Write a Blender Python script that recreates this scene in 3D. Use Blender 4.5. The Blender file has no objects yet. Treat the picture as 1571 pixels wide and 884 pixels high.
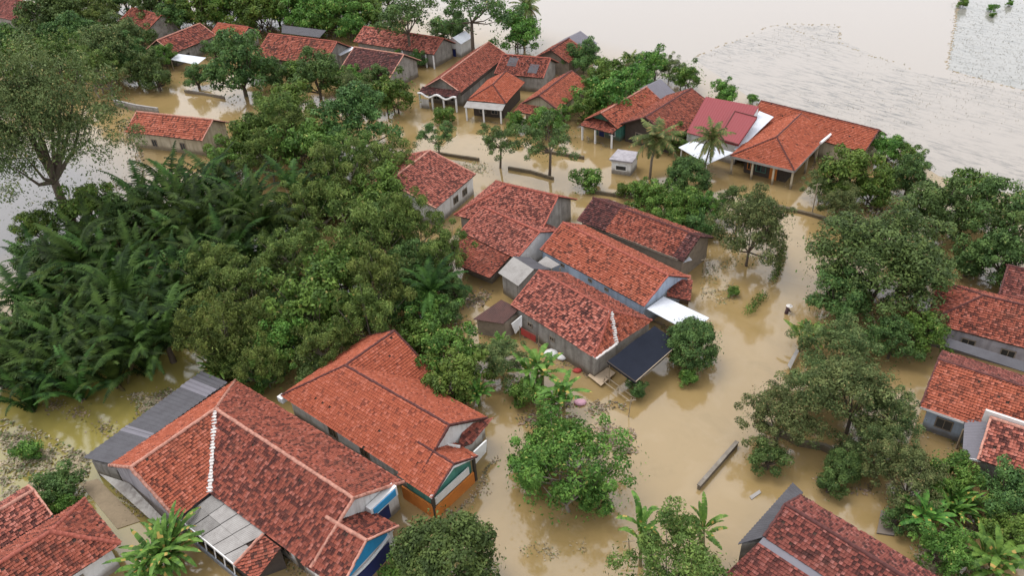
import bpy, math, random
import numpy as np
from mathutils import Vector, Matrix

R = math.radians
scene = bpy.context.scene
COL = scene.collection

# ------------------------------------------------------------------ camera
PW, PH = 1571.0, 884.0            # photograph
FOC, PITCH, ROLL, CAMH = 1200.0, R(35.0), R(-3.5), 45.0
cam_d = bpy.data.cameras.new("camera")
cam = bpy.data.objects.new("camera", cam_d)
COL.objects.link(cam)
cam_d.sensor_fit = 'HORIZONTAL'
cam_d.sensor_width = 36.0
cam_d.lens = 36.0 * FOC / PW
cam_d.clip_start = 0.5
cam_d.clip_end = 6000
cam.matrix_world = (Matrix.Translation((0, 0, CAMH)) @ Matrix.Rotation(R(90) - PITCH, 4, 'X') @ Matrix.Rotation(ROLL, 4, 'Z'))
scene.camera = cam

# ------------------------------------------------------------------ light
SUN_EL, SUN_AZ = R(66), R(-50)     # azimuth from +Y towards +X
world = bpy.data.worlds.new("World")
scene.world = world
world.use_nodes = True
wn = world.node_tree
wn.nodes.clear()
wo = wn.nodes.new('ShaderNodeOutputWorld')
bg = wn.nodes.new('ShaderNodeBackground')
sky = wn.nodes.new('ShaderNodeTexSky')
sky.sky_type = 'NISHITA'
sky.sun_disc = False
sky.sun_elevation = SUN_EL
sky.sun_rotation = SUN_AZ
sky.air_density = 1.0
sky.dust_density = 4.0
sky.ozone_density = 1.0
hs = wn.nodes.new('ShaderNodeHueSaturation')
hs.inputs['Saturation'].default_value = 0.05
hs.inputs['Value'].default_value = 1.0
wn.links.new(sky.outputs[0], hs.inputs['Color'])
# overcast: a nearly even pale cloud layer over the sky
cl = wn.nodes.new('ShaderNodeMix')
cl.data_type = 'RGBA'
cl.inputs[0].default_value = 0.75
cl.inputs[7].default_value = (7.1, 7.3, 7.85, 1)
wn.links.new(hs.outputs[0], cl.inputs[6])
wn.links.new(cl.outputs[2], bg.inputs['Color'])
bg.inputs['Strength'].default_value = 0.15
wn.links.new(bg.outputs[0], wo.inputs['Surface'])

sd = bpy.data.lights.new("sun", 'SUN')
sd.energy = 1.1
sd.angle = R(30)
sd.color = (1.0, 0.96, 0.9)
sun = bpy.data.objects.new("sun", sd)
COL.objects.link(sun)
sv = Vector((math.sin(SUN_AZ) * math.cos(SUN_EL), math.cos(SUN_AZ) * math.cos(SUN_EL), math.sin(SUN_EL)))
sun.rotation_euler = sv.to_track_quat('Z', 'Y').to_euler()

scene.view_settings.view_transform = 'Standard'
scene.view_settings.look = 'None'
scene.view_settings.exposure = 0.54
scene.view_settings.gamma = 1.0
scene.view_settings.use_curve_mapping = False
scene.render.engine = 'CYCLES'
scene.cycles.max_bounces = 6
scene.cycles.transparent_max_bounces = 4


def at(px, py, z=0.0):
    """Point at height z on the sight line of a pixel of the 1571x884 photograph."""
    u2 = (px - PW / 2) / FOC
    v2 = -(py - PH / 2) / FOC
    cr, sr = math.cos(ROLL), math.sin(ROLL)
    u = u2 * cr - v2 * sr
    v = u2 * sr + v2 * cr
    c, s = math.cos(PITCH), math.sin(PITCH)
    d = Vector((u, c + v * s, -s + v * c))
    t = (z - CAMH) / d.z
    return Vector((d.x * t, d.y * t, z))


def mpp(p):
    """Metres per photograph pixel at a point."""
    return (p - Vector((0, 0, CAMH))).length / FOC * 0.97


# ------------------------------------------------------------------ object helpers
def link(o, parent=None):
    COL.objects.link(o)
    if parent is not None:
        o.parent = parent
    return o


def tag(o, label=None, cat=None, group=None, kind=None):
    if label: o['label'] = label
    if cat: o['category'] = cat
    if group: o['group'] = group
    if kind: o['kind'] = kind
    return o


def empty(name, loc=(0, 0, 0), rz=0.0):
    o = bpy.data.objects.new(name, None)
    o.empty_display_size = 0.3
    o.location = loc
    o.rotation_euler = (0, 0, rz)
    return link(o)


class MB:
    def __init__(s):
        s.v = []; s.f = []; s.m = []; s.uv = []

    def face(s, pts, mi=0, uv=(0.0, 0.0)):
        b = len(s.v)
        s.v.extend([tuple(p) for p in pts])
        s.f.append(tuple(range(b, b + len(pts))))
        s.m.append(mi)
        s.uv.append(uv)

    def box(s, c, d, rz=0.0, mi=0):
        c = Vector(c); cs, sn = math.cos(rz), math.sin(rz)
        P = []
        for x in (-.5, .5):
            for y in (-.5, .5):
                for z in (-.5, .5):
                    lx, ly = x * d[0], y * d[1]
                    P.append(c + Vector((lx * cs - ly * sn, lx * sn + ly * cs, z * d[2])))
        b = len(s.v)
        s.v.extend([tuple(p) for p in P])
        for q in ((0, 1, 3, 2), (4, 6, 7, 5), (0, 4, 5, 1), (2, 3, 7, 6), (0, 2, 6, 4), (1, 5, 7, 3)):
            s.f.append(tuple(b + i for i in q)); s.m.append(mi); s.uv.append((0, 0))

    def prism(s, poly, d, mi=0):
        """poly: list of Vectors; extruded by Vector d."""
        n = len(poly); b = len(s.v)
        s.v.extend([tuple(p) for p in poly]); s.v.extend([tuple(Vector(p) + Vector(d)) for p in poly])
        s.f.append(tuple(b + i for i in range(n))); s.f.append(tuple(b + n + i for i in reversed(range(n))))
        s.m += [mi, mi]; s.uv += [(0, 0)] * 2
        for i in range(n):
            j = (i + 1) % n
            s.f.append((b + i, b + n + i, b + n + j, b + j)); s.m.append(mi); s.uv.append((0, 0))

    def tube(s, path, radii, seg=6, mi=0, cap=True):
        path = [Vector(p) for p in path]
        b = len(s.v); n = len(path)
        for i, p in enumerate(path):
            a = path[max(0, i - 1)]; c = path[min(n - 1, i + 1)]
            d = (c - a)
            d = d.normalized() if d.length > 1e-6 else Vector((0, 0, 1))
            ref = Vector((0, 0, 1)) if abs(d.z) < .9 else Vector((1, 0, 0))
            x = d.cross(ref).normalized(); y = d.cross(x).normalized()
            for k in range(seg):
                t = 2 * math.pi * k / seg
                s.v.append(tuple(p + (x * math.cos(t) + y * math.sin(t)) * radii[i]))
        for i in range(n - 1):
            for k in range(seg):
                k2 = (k + 1) % seg
                s.f.append((b + i * seg + k, b + i * seg + k2, b + (i + 1) * seg + k2, b + (i + 1) * seg + k))
                s.m.append(mi); s.uv.append((0, 0))
        if cap:
            s.f.append(tuple(b + k for k in reversed(range(seg)))); s.m.append(mi); s.uv.append((0, 0))
            s.f.append(tuple(b + (n - 1) * seg + k for k in range(seg))); s.m.append(mi); s.uv.append((0, 0))

    def mesh(s, name, mats, smooth=False):
        me = bpy.data.meshes.new(name)
        me.from_pydata(s.v, [], s.f)
        for m in (mats if isinstance(mats, (list, tuple)) else [mats]):
            me.materials.append(m)
        me.polygons.foreach_set('material_index', s.m)
        uvl = me.uv_layers.new(name='UVMap')
        ct = np.array([len(f) for f in s.f])
        uv = np.repeat(np.array(s.uv, float), ct, axis=0)
        uvl.data.foreach_set('uv', uv.ravel())
        if smooth:
            me.polygons.foreach_set('use_smooth', [True] * len(s.f))
        me.update()
        return me

    def build(s, name, mats, parent=None, smooth=False, inv=True):
        o = bpy.data.objects.new(name, s.mesh(name, mats, smooth))
        link(o, parent)
        if parent is not None and inv:
            o.matrix_parent_inverse = PARENT_INV(parent)
        return o


def PARENT_INV(p):
    """Parts are written in world space; cancel the parent's own placement."""
    M = Matrix.Translation(p.location) @ p.rotation_euler.to_matrix().to_4x4()
    if p.parent is not None:
        M = (Matrix.Identity(4))     # parts of parts: the part itself sits at identity in world space
    return M.inverted()


# ------------------------------------------------------------------ materials
def newmat(name):
    m = bpy.data.materials.new(name)
    m.use_nodes = True
    nt = m.node_tree
    b = nt.nodes['Principled BSDF']
    return m, nt, b


def N(nt, t, **kw):
    n = nt.nodes.new(t)
    for k, v in kw.items():
        if k in n.inputs.keys(): n.inputs[k].default_value = v
        else: setattr(n, k, v)
    return n


def mixc(nt, fac, a, b, blend='MIX'):
    n = nt.nodes.new('ShaderNodeMix')
    n.data_type = 'RGBA'
    n.blend_type = blend
    for s_, v in ((n.inputs[0], fac), (n.inputs[6], a), (n.inputs[7], b)):
        if isinstance(v, (int, float)): s_.default_value = v
        elif isinstance(v, tuple): s_.default_value = v if len(v) == 4 else v + (1,)
        else: nt.links.new(v, s_)
    return n.outputs[2]


def math_(nt, op, a, b=0.0):
    n = nt.nodes.new('ShaderNodeMath')
    n.operation = op
    for s_, v in ((n.inputs[0], a), (n.inputs[1], b)):
        if isinstance(v, (int, float)): s_.default_value = v
        else: nt.links.new(v, s_)
    return n.outputs[0]


def ramp(nt, fac, stops):
    n = nt.nodes.new('ShaderNodeValToRGB')
    e = n.color_ramp.elements
    while len(e) < len(stops): e.new(0.5)
    for i, (p, c) in enumerate(stops):
        e[i].position = p
        e[i].color = c if len(c) == 4 else tuple(c) + (1,)
    nt.links.new(fac, n.inputs[0])
    return n.outputs[0]


def noise(nt, scale, detail=4.0, rough=0.6, coord='Object', dist=0.0):
    tc = nt.nodes.new('ShaderNodeTexCoord')
    n = nt.nodes.new('ShaderNodeTexNoise')
    n.inputs['Scale'].default_value = scale
    n.inputs['Detail'].default_value = detail
    n.inputs['Roughness'].default_value = rough
    n.inputs['Distortion'].default_value = dist
    if coord == 'World':
        g = nt.nodes.new('ShaderNodeNewGeometry')
        nt.links.new(g.outputs['Position'], n.inputs['Vector'])
    else:
        nt.links.new(tc.outputs[coord], n.inputs['Vector'])
    return n.outputs[0]


def tile_mat(name, a, b, dark, frac, patch=1.0, moss=0.25):
    """Clay tiles: a colour per tile (UV = tile index), a share of blackened tiles, weathered patches."""
    m, nt, p = newmat(name)
    uv = nt.nodes.new('ShaderNodeUVMap')
    wn_ = nt.nodes.new('ShaderNodeTexWhiteNoise'); wn_.noise_dimensions = '2D'
    nt.links.new(uv.outputs[0], wn_.inputs['Vector'])
    sep = nt.nodes.new('ShaderNodeSeparateColor')
    nt.links.new(wn_.outputs['Color'], sep.inputs[0])
    col = mixc(nt, sep.outputs[0], a, b)
    col = mixc(nt, math_(nt, 'MULTIPLY', math_(nt, 'GREATER_THAN', sep.outputs[2], .84), .6), col, tuple(min(.72, x * 1.25 + .06) for x in a))
    mp = nt.nodes.new('ShaderNodeMapping'); mp.inputs['Scale'].default_value = (.42, .10, 1)
    nt.links.new(uv.outputs[0], mp.inputs['Vector'])
    ns = nt.nodes.new('ShaderNodeTexNoise'); ns.inputs['Scale'].default_value = 1.0; ns.inputs['Detail'].default_value = 4; ns.inputs['Roughness'].default_value = .7
    nt.links.new(mp.outputs[0], ns.inputs['Vector'])
    pn = ns.outputs[0]
    pr = math_(nt, 'MULTIPLY', math_(nt, 'SUBTRACT', pn, 0.5), 4.5 * patch)
    thr = math_(nt, 'MULTIPLY', math_(nt, 'ADD', 1.0, pr), frac)
    isdark = math_(nt, 'LESS_THAN', sep.outputs[1], thr)
    dk = mixc(nt, sep.outputs[2], dark, tuple(0.6 * x + .4 * y for x, y in zip(dark, b)))
    col = mixc(nt, isdark, col, dk)
    fn = noise(nt, 9.0, 4, .7, 'World')
    col = mixc(nt, math_(nt, 'MULTIPLY', ramp_val(nt, fn, .45, .75), .35), col, tuple(x * .4 for x in a))
    ms = noise(nt, 0.5, 6, .7, 'World')
    col = mixc(nt, math_(nt, 'MULTIPLY', ramp_val(nt, ms, .5, .72), moss), col, (0.075, 0.052, 0.038))
    nt.links.new(col, p.inputs['Base Color'])
    p.inputs['Roughness'].default_value = 0.8
    p.inputs['Specular IOR Level'].default_value = 0.2
    return m


def ramp_val(nt, v, lo, hi):
    n = nt.nodes.new('ShaderNodeMapRange')
    n.inputs[1].default_value = lo; n.inputs[2].default_value = hi
    nt.links.new(v, n.inputs[0])
    return n.outputs[0]


def plain_mat(name, col, rough=.8, var=.35, scale=1.2, dark=None, metal=0.0, spec=.3, tide=False):
    m, nt, p = newmat(name)
    dark = dark or tuple(c * .4 for c in col)
    n1 = noise(nt, scale, 6, .65, 'World')
    c = mixc(nt, math_(nt, 'MULTIPLY', ramp_val(nt, n1, .42, .72), var), col, dark)
    n2 = noise(nt, scale * 9, 3, .6, 'World')
    c = mixc(nt, math_(nt, 'MULTIPLY', ramp_val(nt, n2, .4, .8), var * .5), c, dark)
    if tide:      # silt and damp left by the flood, plus streaks running down the plaster
        g = nt.nodes.new('ShaderNodeNewGeometry'); sx = nt.nodes.new('ShaderNodeSeparateXYZ')
        nt.links.new(g.outputs['Position'], sx.inputs[0])
        zz = math_(nt, 'ADD', sx.outputs['Z'], math_(nt, 'MULTIPLY', noise(nt, 1.6, 4, .6, 'World'), -.5))
        c = mixc(nt, math_(nt, 'MULTIPLY', ramp_val(nt, zz, .55, .05), .8), c, (.13, .095, .055))
        mp = nt.nodes.new('ShaderNodeMapping'); mp.inputs['Scale'].default_value = (2.5, 2.5, .22)
        nt.links.new(g.outputs['Position'], mp.inputs['Vector'])
        ns = nt.nodes.new('ShaderNodeTexNoise'); ns.inputs['Scale'].default_value = 1.0; ns.inputs['Detail'].default_value = 4
        nt.links.new(mp.outputs[0], ns.inputs['Vector'])
        c = mixc(nt, math_(nt, 'MULTIPLY', ramp_val(nt, ns.outputs[0], .5, .68), .55), c, dark)
    nt.links.new(c, p.inputs['Base Color'])
    p.inputs['Roughness'].default_value = rough
    p.inputs['Metallic'].default_value = metal
    p.inputs['Specular IOR Level'].default_value = spec
    return m


def leaf_mat(name, dark, light, yellow=None, yfrac=.04, hv=.35, rough=.45, spec=.15):
    m, nt, p = newmat(name)
    g = nt.nodes.new('ShaderNodeNewGeometry')
    oi = nt.nodes.new('ShaderNodeObjectInfo')
    at_ = nt.nodes.new('ShaderNodeAttribute'); at_.attribute_name = 'tone'
    col = mixc(nt, at_.outputs['Fac'], dark, light)
    if yellow:
        ym = math_(nt, 'MAXIMUM', math_(nt, 'GREATER_THAN', g.outputs['Random Per Island'], 1 - yfrac), math_(nt, 'GREATER_THAN', at_.outputs['Fac'], .995))
        col = mixc(nt, ym, col, yellow)
    # younger, lighter leaf flushes in some clumps of the crown
    nz = noise(nt, 1.1, 2, .5, 'Object')
    col = mixc(nt, math_(nt, 'MULTIPLY', ramp_val(nt, nz, .5, .68), .55), col, tuple(min(1, x * y) for x, y in zip(light, (1.45, 1.3, 1.25))))
    col = mixc(nt, math_(nt, 'MULTIPLY', ramp_val(nt, nz, .48, .34), .55), col, tuple(x * .6 for x in dark))
    h = nt.nodes.new('ShaderNodeHueSaturation')
    nt.links.new(col, h.inputs['Color'])
    nt.links.new(math_(nt, 'ADD', math_(nt, 'MULTIPLY', oi.outputs['Random'], .045), .470), h.inputs['Hue'])
    nt.links.new(math_(nt, 'ADD', math_(nt, 'MULTIPLY', oi.outputs['Random'], hv), 1 - hv / 2), h.inputs['Value'])
    nt.links.new(h.outputs[0], p.inputs['Base Color'])
    p.inputs['Roughness'].default_value = rough
    p.inputs['Specular IOR Level'].default_value = spec
    tr = nt.nodes.new('ShaderNodeBsdfTranslucent')
    nt.links.new(h.outputs[0], tr.inputs['Color'])
    mx = nt.nodes.new('ShaderNodeMixShader'); mx.inputs[0].default_value = .12
    nt.links.new(p.outputs[0], mx.inputs[1]); nt.links.new(tr.outputs[0], mx.inputs[2])
    nt.links.new(mx.outputs[0], nt.nodes['Material Output'].inputs['Surface'])
    return m


M = {}
M['orange'] = tile_mat('orange_tiles', (.38, .102, .052), (.30, .074, .040), (.13, .036, .024), .09, 1.0, .14)
M['orange_spot'] = tile_mat('spotted_orange_tiles', (.40, .115, .064), (.30, .078, .045), (.06, .023, .018), .20, .9, .3)
M['red'] = tile_mat('red_tiles', (.34, .098, .060), (.235, .062, .040), (.04, .018, .016), .31, 1.0, .35)
M['mottle'] = tile_mat('mottled_tiles', (.43, .148, .105), (.32, .092, .064), (.032, .015, .016), .42, .5, .2)
M['dark'] = tile_mat('dark_red_tiles', (.31, .088, .056), (.20, .052, .035), (.032, .015, .015), .40, 1.2, .3)
M['wine'] = tile_mat('wine_tiles', (.15, .050, .043), (.09, .034, .031), (.03, .016, .017), .40, 1.0, .3)
M['rose'] = tile_mat('rose_tiles', (.26, .080, .060), (.175, .05, .040), (.04, .018, .017), .36, 1.0, .35)
M['batten_and_tile_shade'] = plain_mat('underside_and_tile_shade', (.07, .045, .035), .9, .5)
M['cap_red'] = plain_mat('clay_ridge', (.40, .11, .075), .8, .5, 2.0, (.1, .04, .035))
M['cap_pale'] = plain_mat('pale_ridge', (.55, .27, .2), .8, .6, 2.0, (.2, .08, .06))
M['cap_dark'] = plain_mat('dark_ridge', (.12, .045, .04), .85, .5, 2.0)
M['lime'] = plain_mat('lime_mortar', (.62, .59, .56), .85, .35, 3.0, (.35, .28, .25))
M['white'] = plain_mat('white_wall', (.70, .69, .68), .8, .4, 1.0, (.35, .32, .28), tide=True)
M['cream'] = plain_mat('cream_wall', (.52, .45, .33), .85, .45, 1.0, (.24, .19, .13), tide=True)
M['bluewall'] = plain_mat('pale_blue_wall', (.42, .50, .62), .8, .45, 1.0, (.2, .24, .3), tide=True)
M['cement'] = plain_mat('cement_wall', (.34, .32, .29), .9, .7, .9, (.12, .10, .09), tide=True)
M['lilac'] = plain_mat('lilac_wall', (.40, .37, .39), .9, .55, 1.0, (.16, .15, .16), tide=True)
M['green'] = plain_mat('green_wall', (.10, .30, .24), .8, .5, 1.0, (.04, .12, .1), tide=True)
M['brick'] = plain_mat('brick_wall', (.28, .12, .08), .9, .6, 2.0, tide=True)
M['ochre'] = plain_mat('orange_paint', (.60, .20, .04), .6, .4, 1.5, (.3, .1, .03))
M['blue'] = plain_mat('blue_paint', (.03, .28, .55), .5, .35, 2.0, (.02, .12, .25))
M['navy'] = plain_mat('navy_shade', (.02, .03, .12), .6, .3, 2.0)
M['trim'] = plain_mat('white_trim', (.74, .73, .72), .6, .25, 2.0, (.4, .36, .32))
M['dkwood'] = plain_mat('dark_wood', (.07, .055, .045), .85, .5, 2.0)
M['wood'] = plain_mat('grey_wood', (.27, .22, .17), .85, .5, 2.0)
M['plank'] = plain_mat('pale_plank', (.55, .42, .29), .8, .4, 2.0)
M['glass'] = plain_mat('dark_glass', (.025, .03, .035), .15, .2, 2.0, spec=.5)
M['asb'] = plain_mat('fibre_cement', (.33, .31, .29), .9, .55, 1.3, (.17, .15, .14))
M['asb2'] = plain_mat('aged_fibre_cement', (.24, .225, .21), .9, .6, 1.6, (.12, .11, .10))
M['asbdark'] = plain_mat('dark_fibre_cement', (.095, .092, .10), .85, .6, 1.2, (.06, .055, .06))
M['zinc'] = plain_mat('zinc_sheet', (.62, .64, .68), .45, .4, 1.0, (.35, .35, .38), .1)
M['greysheet'] = plain_mat('grey_sheet', (.17, .16, .18), .6, .4, 1.0, (.12, .11, .13))
M['redsheet'] = plain_mat('red_sheet', (.235, .045, .05), .6, .3, .7, (.22, .05, .055))
M['brownsheet'] = plain_mat('rusty_sheet', (.10, .05, .042), .85, .6, 1.2, (.045, .03, .028))
M['tarp'] = plain_mat('black_tarp', (.018, .021, .031), .9, .25, .8, spec=.1)
M['pole'] = plain_mat('bamboo_pole', (.34, .27, .19), .8, .4, 2.0)
M['mosswall'] = plain_mat('mossy_wall', (.17, .15, .12), .95, .7, 1.5, (.06, .06, .04), tide=True)
M['bark'] = plain_mat('bark', (.13, .10, .075), .95, .6, 3.0)
M['palebark'] = plain_mat('pale_bark', (.24, .20, .16), .95, .5, 3.0)
M['stem'] = plain_mat('banana_stem', (.20, .20, .09), .7, .5, 3.0, (.12, .07, .04))
M['mud'] = plain_mat('mud', (.30, .23, .15), .9, .5, .8, (.14, .11, .07))

# ------------------------------------------------------------------ water
def water_mat():
    m, nt, p = newmat('flood_water')
    n1 = noise(nt, .035, 5, .6, 'World', .4)
    col = mixc(nt, ramp_val(nt, n1, .35, .65), (.305, .21, .092), (.262, .18, .073))
    # clouds of silt
    n2 = noise(nt, .25, 6, .7, 'World', .8)
    col = mixc(nt, math_(nt, 'MULTIPLY', ramp_val(nt, n2, .48, .75), .42), col, (.19, .135, .05))
    g = nt.nodes.new('ShaderNodeNewGeometry')
    sx = nt.nodes.new('ShaderNodeSeparateXYZ')
    nt.links.new(g.outputs['Position'], sx.inputs[0])
    n4 = noise(nt, .09, 4, .6, 'World', 2.0)
    col = mixc(nt, math_(nt, 'MULTIPLY', ramp_val(nt, n4, .5, .62), .35), col, (.33, .24, .125))
    # paler, greyer base colour on the open fields beyond the houses
    la, lb = at(620, 20), at(1571, 262)
    nn = Vector((-(lb - la).y, (lb - la).x, 0)).normalized()
    dt = nt.nodes.new('ShaderNodeVectorMath'); dt.operation = 'DOT_PRODUCT'
    nt.links.new(g.outputs['Position'], dt.inputs[0]); dt.inputs[1].default_value = nn
    mk = ramp_val(nt, math_(nt, 'SUBTRACT', dt.outputs['Value'], la.dot(nn)), -8.0, 10.0)
    col = mixc(nt, mk, col, (.30, .258, .212))
    d0 = nt.nodes.new('ShaderNodeVectorMath'); d0.operation = 'DISTANCE'
    nt.links.new(g.outputs['Position'], d0.inputs[0]); d0.inputs[1].default_value = at(-60, 330)
    col = mixc(nt, ramp_val(nt, d0.outputs['Value'], 26.0, 14.0), col, (.13, .118, .108))  # left pool: darker base colour stands in for the reflection of a duller sky
    # green, weedy shallows of the left lagoon
    q = at(150, 640)
    d = nt.nodes.new('ShaderNodeVectorMath'); d.operation = 'DISTANCE'
    nt.links.new(g.outputs['Position'], d.inputs[0]); d.inputs[1].default_value = q
    n3 = noise(nt, .18, 5, .65, 'World', .5)
    mk = ramp_val(nt, math_(nt, 'SUBTRACT', d.outputs['Value'], math_(nt, 'MULTIPLY', n3, 14.0)), 12.0, 3.0)
    col = mixc(nt, math_(nt, 'MULTIPLY', mk, .85), col, (.215, .185, .045))
    nt.links.new(col, p.inputs['Base Color'])
    p.inputs['Roughness'].default_value = .08
    p.inputs['IOR'].default_value = 1.82
    b = nt.nodes.new('ShaderNodeBump')
    b.inputs['Strength'].default_value = .10
    b.inputs['Distance'].default_value = .05
    nz = noise(nt, 1.4, 4, .6, 'World')
    nt.links.new(nz, b.inputs['Height'])
    nt.links.new(b.outputs[0], p.inputs['Normal'])
    return m


mb = MB()
S = 3000
mb.face([(-S, -S, 0), (S, -S, 0), (S, S, 0), (-S, S, 0)])
tag(mb.build('flood_water', water_mat()), kind='structure')

# ------------------------------------------------------------------ roofs
rng = random.Random(7)


def tile_poly(mb, poly, tw=.21, tl=.23, seg=3, mi=0, under=1, jit=1.0, skip=.004, thick=.09):
    """Lays single clay tiles over a convex roof slope (world space polygon) above a thin deck."""
    P = [Vector(p) for p in poly]
    n = Vector((0, 0, 0))
    for i in range(len(P)):
        a, b = P[i], P[(i + 1) % len(P)]
        n += Vector(((a.y - b.y) * (a.z + b.z), (a.z - b.z) * (a.x + b.x), (a.x - b.x) * (a.y + b.y)))
    n.normalize()
    if n.z < 0:
        n = -n; P.reverse()
    u = Vector((0, 0, 1)).cross(n).normalized()
    v = n.cross(u).normalized()             # up the slope
    if v.z < 0: u, v = -u, -v
    o = P[0]
    q = [((p - o).dot(u), (p - o).dot(v)) for p in P]
    area = sum(q[i][0] * q[(i + 1) % len(q)][1] - q[(i + 1) % len(q)][0] * q[i][1] for i in range(len(q)))
    if area < 0: q.reverse()
    # deck
    mb.prism([o + u * a + v * b_ for a, b_ in q], -n * thick, under)
    u0, u1 = min(a for a, _ in q), max(a for a, _ in q)
    v0, v1 = min(b_ for _, b_ in q), max(b_ for _, b_ in q)
    E = []
    for i in range(len(q)):
        (ax, ay), (bx, by) = q[i], q[(i + 1) % len(q)]
        E.append((ax, ay, bx - ax, by - ay))

    def inside(a, b_):
        return all(ex * (b_ - ay) - ey * (a - ax) >= -1e-6 for ax, ay, ex, ey in E)

    def clip(cell):
        out = cell
        for ax, ay, ex, ey in E:
            res = []
            for i in range(len(out)):
                p, r = out[i], out[(i + 1) % len(out)]
                dp = ex * (p[1] - ay) - ey * (p[0] - ax); dr = ex * (r[1] - ay) - ey * (r[0] - ax)
                if dp >= 0: res.append(p)
                if (dp >= 0) != (dr >= 0):
                    t = dp / (dp - dr)
                    res.append((p[0] + (r[0] - p[0]) * t, p[1] + (r[1] - p[1]) * t))
            out = res
            if len(out) < 3: return None
        return out
    prof = [(0, .035), (.35, -.008), (.7, .05), (1, .035)] if seg == 3 else [(0, .04), (.5, -.008), (1, .04)] if seg == 2 else [(0, .02), (1, .02)]
    so = (rng.randint(0, 400), rng.randint(0, 400))
    nr = int((v1 - v0) / tl) + 1
    nc = int((u1 - u0) / tw) + 1
    ov = .05
    for r_ in range(nr):
        a0 = v0 + r_ * tl
        sag = .012 * math.sin(r_ * .9 + so[0])
        for c_ in range(nc):
            if rng.random() < skip: continue
            b0 = u0 + c_ * tw
            cell = [(b0, a0), (b0 + tw, a0), (b0 + tw, a0 + tl), (b0, a0 + tl)]
            ins = [inside(*p) for p in cell]
            uv = (so[0] + c_ + .5, so[1] + r_ + .5)
            h0 = .075 + rng.uniform(-.02, .025) * jit
            h1 = .008
            if all(ins):
                sk = rng.gauss(0, .012) * jit
                rot = rng.gauss(0, .012) * jit
                base = len(mb.v)
                for f_, hh in prof:
                    x = b0 + f_ * tw
                    pl = o + u * (x + sk) + v * (a0 - ov + rot * (f_ - .5)) + n * (hh + h0 + sag)
                    pu = o + u * x + v * (a0 + tl) + n * (hh + h1 + sag)
                    mb.v.append(tuple(pl)); mb.v.append(tuple(pu))
                for k in range(len(prof) - 1):
                    b = base + 2 * k
                    mb.f.append((b, b + 2, b + 3, b + 1)); mb.m.append(mi); mb.uv.append(uv)
                b = len(mb.v)
                mb.v.append(tuple(Vector(mb.v[base]) - n * .075)); mb.v.append(tuple(Vector(mb.v[base + 2 * len(prof) - 2]) - n * .075))
                mb.f.append(tuple([b, b + 1] + [base + 2 * k for k in reversed(range(len(prof)))])); mb.m.append(under); mb.uv.append(uv)  # dark front face: shade of the hollow tile end put into colour
            else:
                cl = clip(cell)
                if cl is None: continue
                mb.face([o + u * a + v * b_ + n * (.03 + h1 + (h0 - h1) * max(0, 1 - (b_ - a0) / tl)) for a, b_ in cl], mi, uv)


def cap_line(mb, a, b, r=.13, step=.36, mi=0):
    """A row of half-round ridge tiles."""
    a, b = Vector(a), Vector(b)
    d = b - a; L = d.length
    if L < .05: return
    d.normalize()
    x = d.cross(Vector((0, 0, 1))).normalized(); y = x.cross(d).normalized()
    n = max(1, int(L / step)); st = L / n
    for i in range(n):
        p0 = a + d * (i * st - .03); p1 = a + d * ((i + 1) * st + .03)
        rr0 = r * rng.uniform(.92, 1.1); rr1 = rr0 * .86
        off = x * rng.gauss(0, .012)
        base = len(mb.v); K = 6
        for p, q in ((p0, rr0), (p1, rr1)):
            for k in range(K):
                t = math.pi * (-.1 + 1.2 * k / (K - 1))
                mb.v.append(tuple(p + off + x * (math.cos(t) * q) + y * (math.sin(t) * q + .02)))
        for k in range(K - 1):
            mb.f.append((base + k, base + k + 1, base + K + k + 1, base + K + k)); mb.m.append(mi); mb.uv.append((0, 0))
        mb.f.append(tuple(base + k for k in range(K))); mb.m.append(mi); mb.uv.append((0, 0))


class Block:
    """A gable or hip roof block on walls; local x along the ridge, -y towards the photographer."""
    def __init__(s, par, hA=0, hB=0, eA=0, eB=0):
        cx, cy, yaw, L, w, ze, k = par
        s.yaw = R(yaw); c, sn = math.cos(s.yaw), math.sin(s.yaw)
        L2 = L + eA + eB
        sh = (eB - eA) / 2
        s.c = Vector((cx + c * sh, cy + sn * sh, 0)); s.L = L2; s.w = w; s.ze = ze; s.k = k; s.zr = ze + w * k
        s.hA, s.hB = hA, hB

    def p(s, x, y, z):
        c, sn = math.cos(s.yaw), math.sin(s.yaw)
        return Vector((s.c.x + c * x - sn * y, s.c.y + sn * x + c * y, z))

    def pts(s):
        h = s.L / 2
        return dict(RA=s.p(-h + s.hA * s.w, 0, s.zr), RB=s.p(h - s.hB * s.w, 0, s.zr), FA=s.p(-h, -s.w, s.ze), FB=s.p(h, -s.w, s.ze),
                    BA=s.p(-h, s.w, s.ze), BB=s.p(h, s.w, s.ze))

    def faces(s):
        P = s.pts()
        f = {'F': [P['FA'], P['FB'], P['RB'], P['RA']], 'B': [P['BB'], P['BA'], P['RA'], P['RB']]}
        if s.hA: f['A'] = [P['BA'], P['FA'], P['RA']]
        if s.hB: f['Bh'] = [P['FB'], P['BB'], P['RB']]
        return f

    def caps(s):
        P = s.pts()
        l = [(P['RA'], P['RB'])]
        if s.hA: l += [(P['RA'], P['FA']), (P['RA'], P['BA'])]
        if s.hB: l += [(P['RB'], P['FB']), (P['RB'], P['BB'])]
        return l


def house_root(c, yaw, label, group=None, name='house', cat='house'):
    e = empty(name, (c.x, c.y, 0), yaw)
    return tag(e, label, cat, group)


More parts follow.
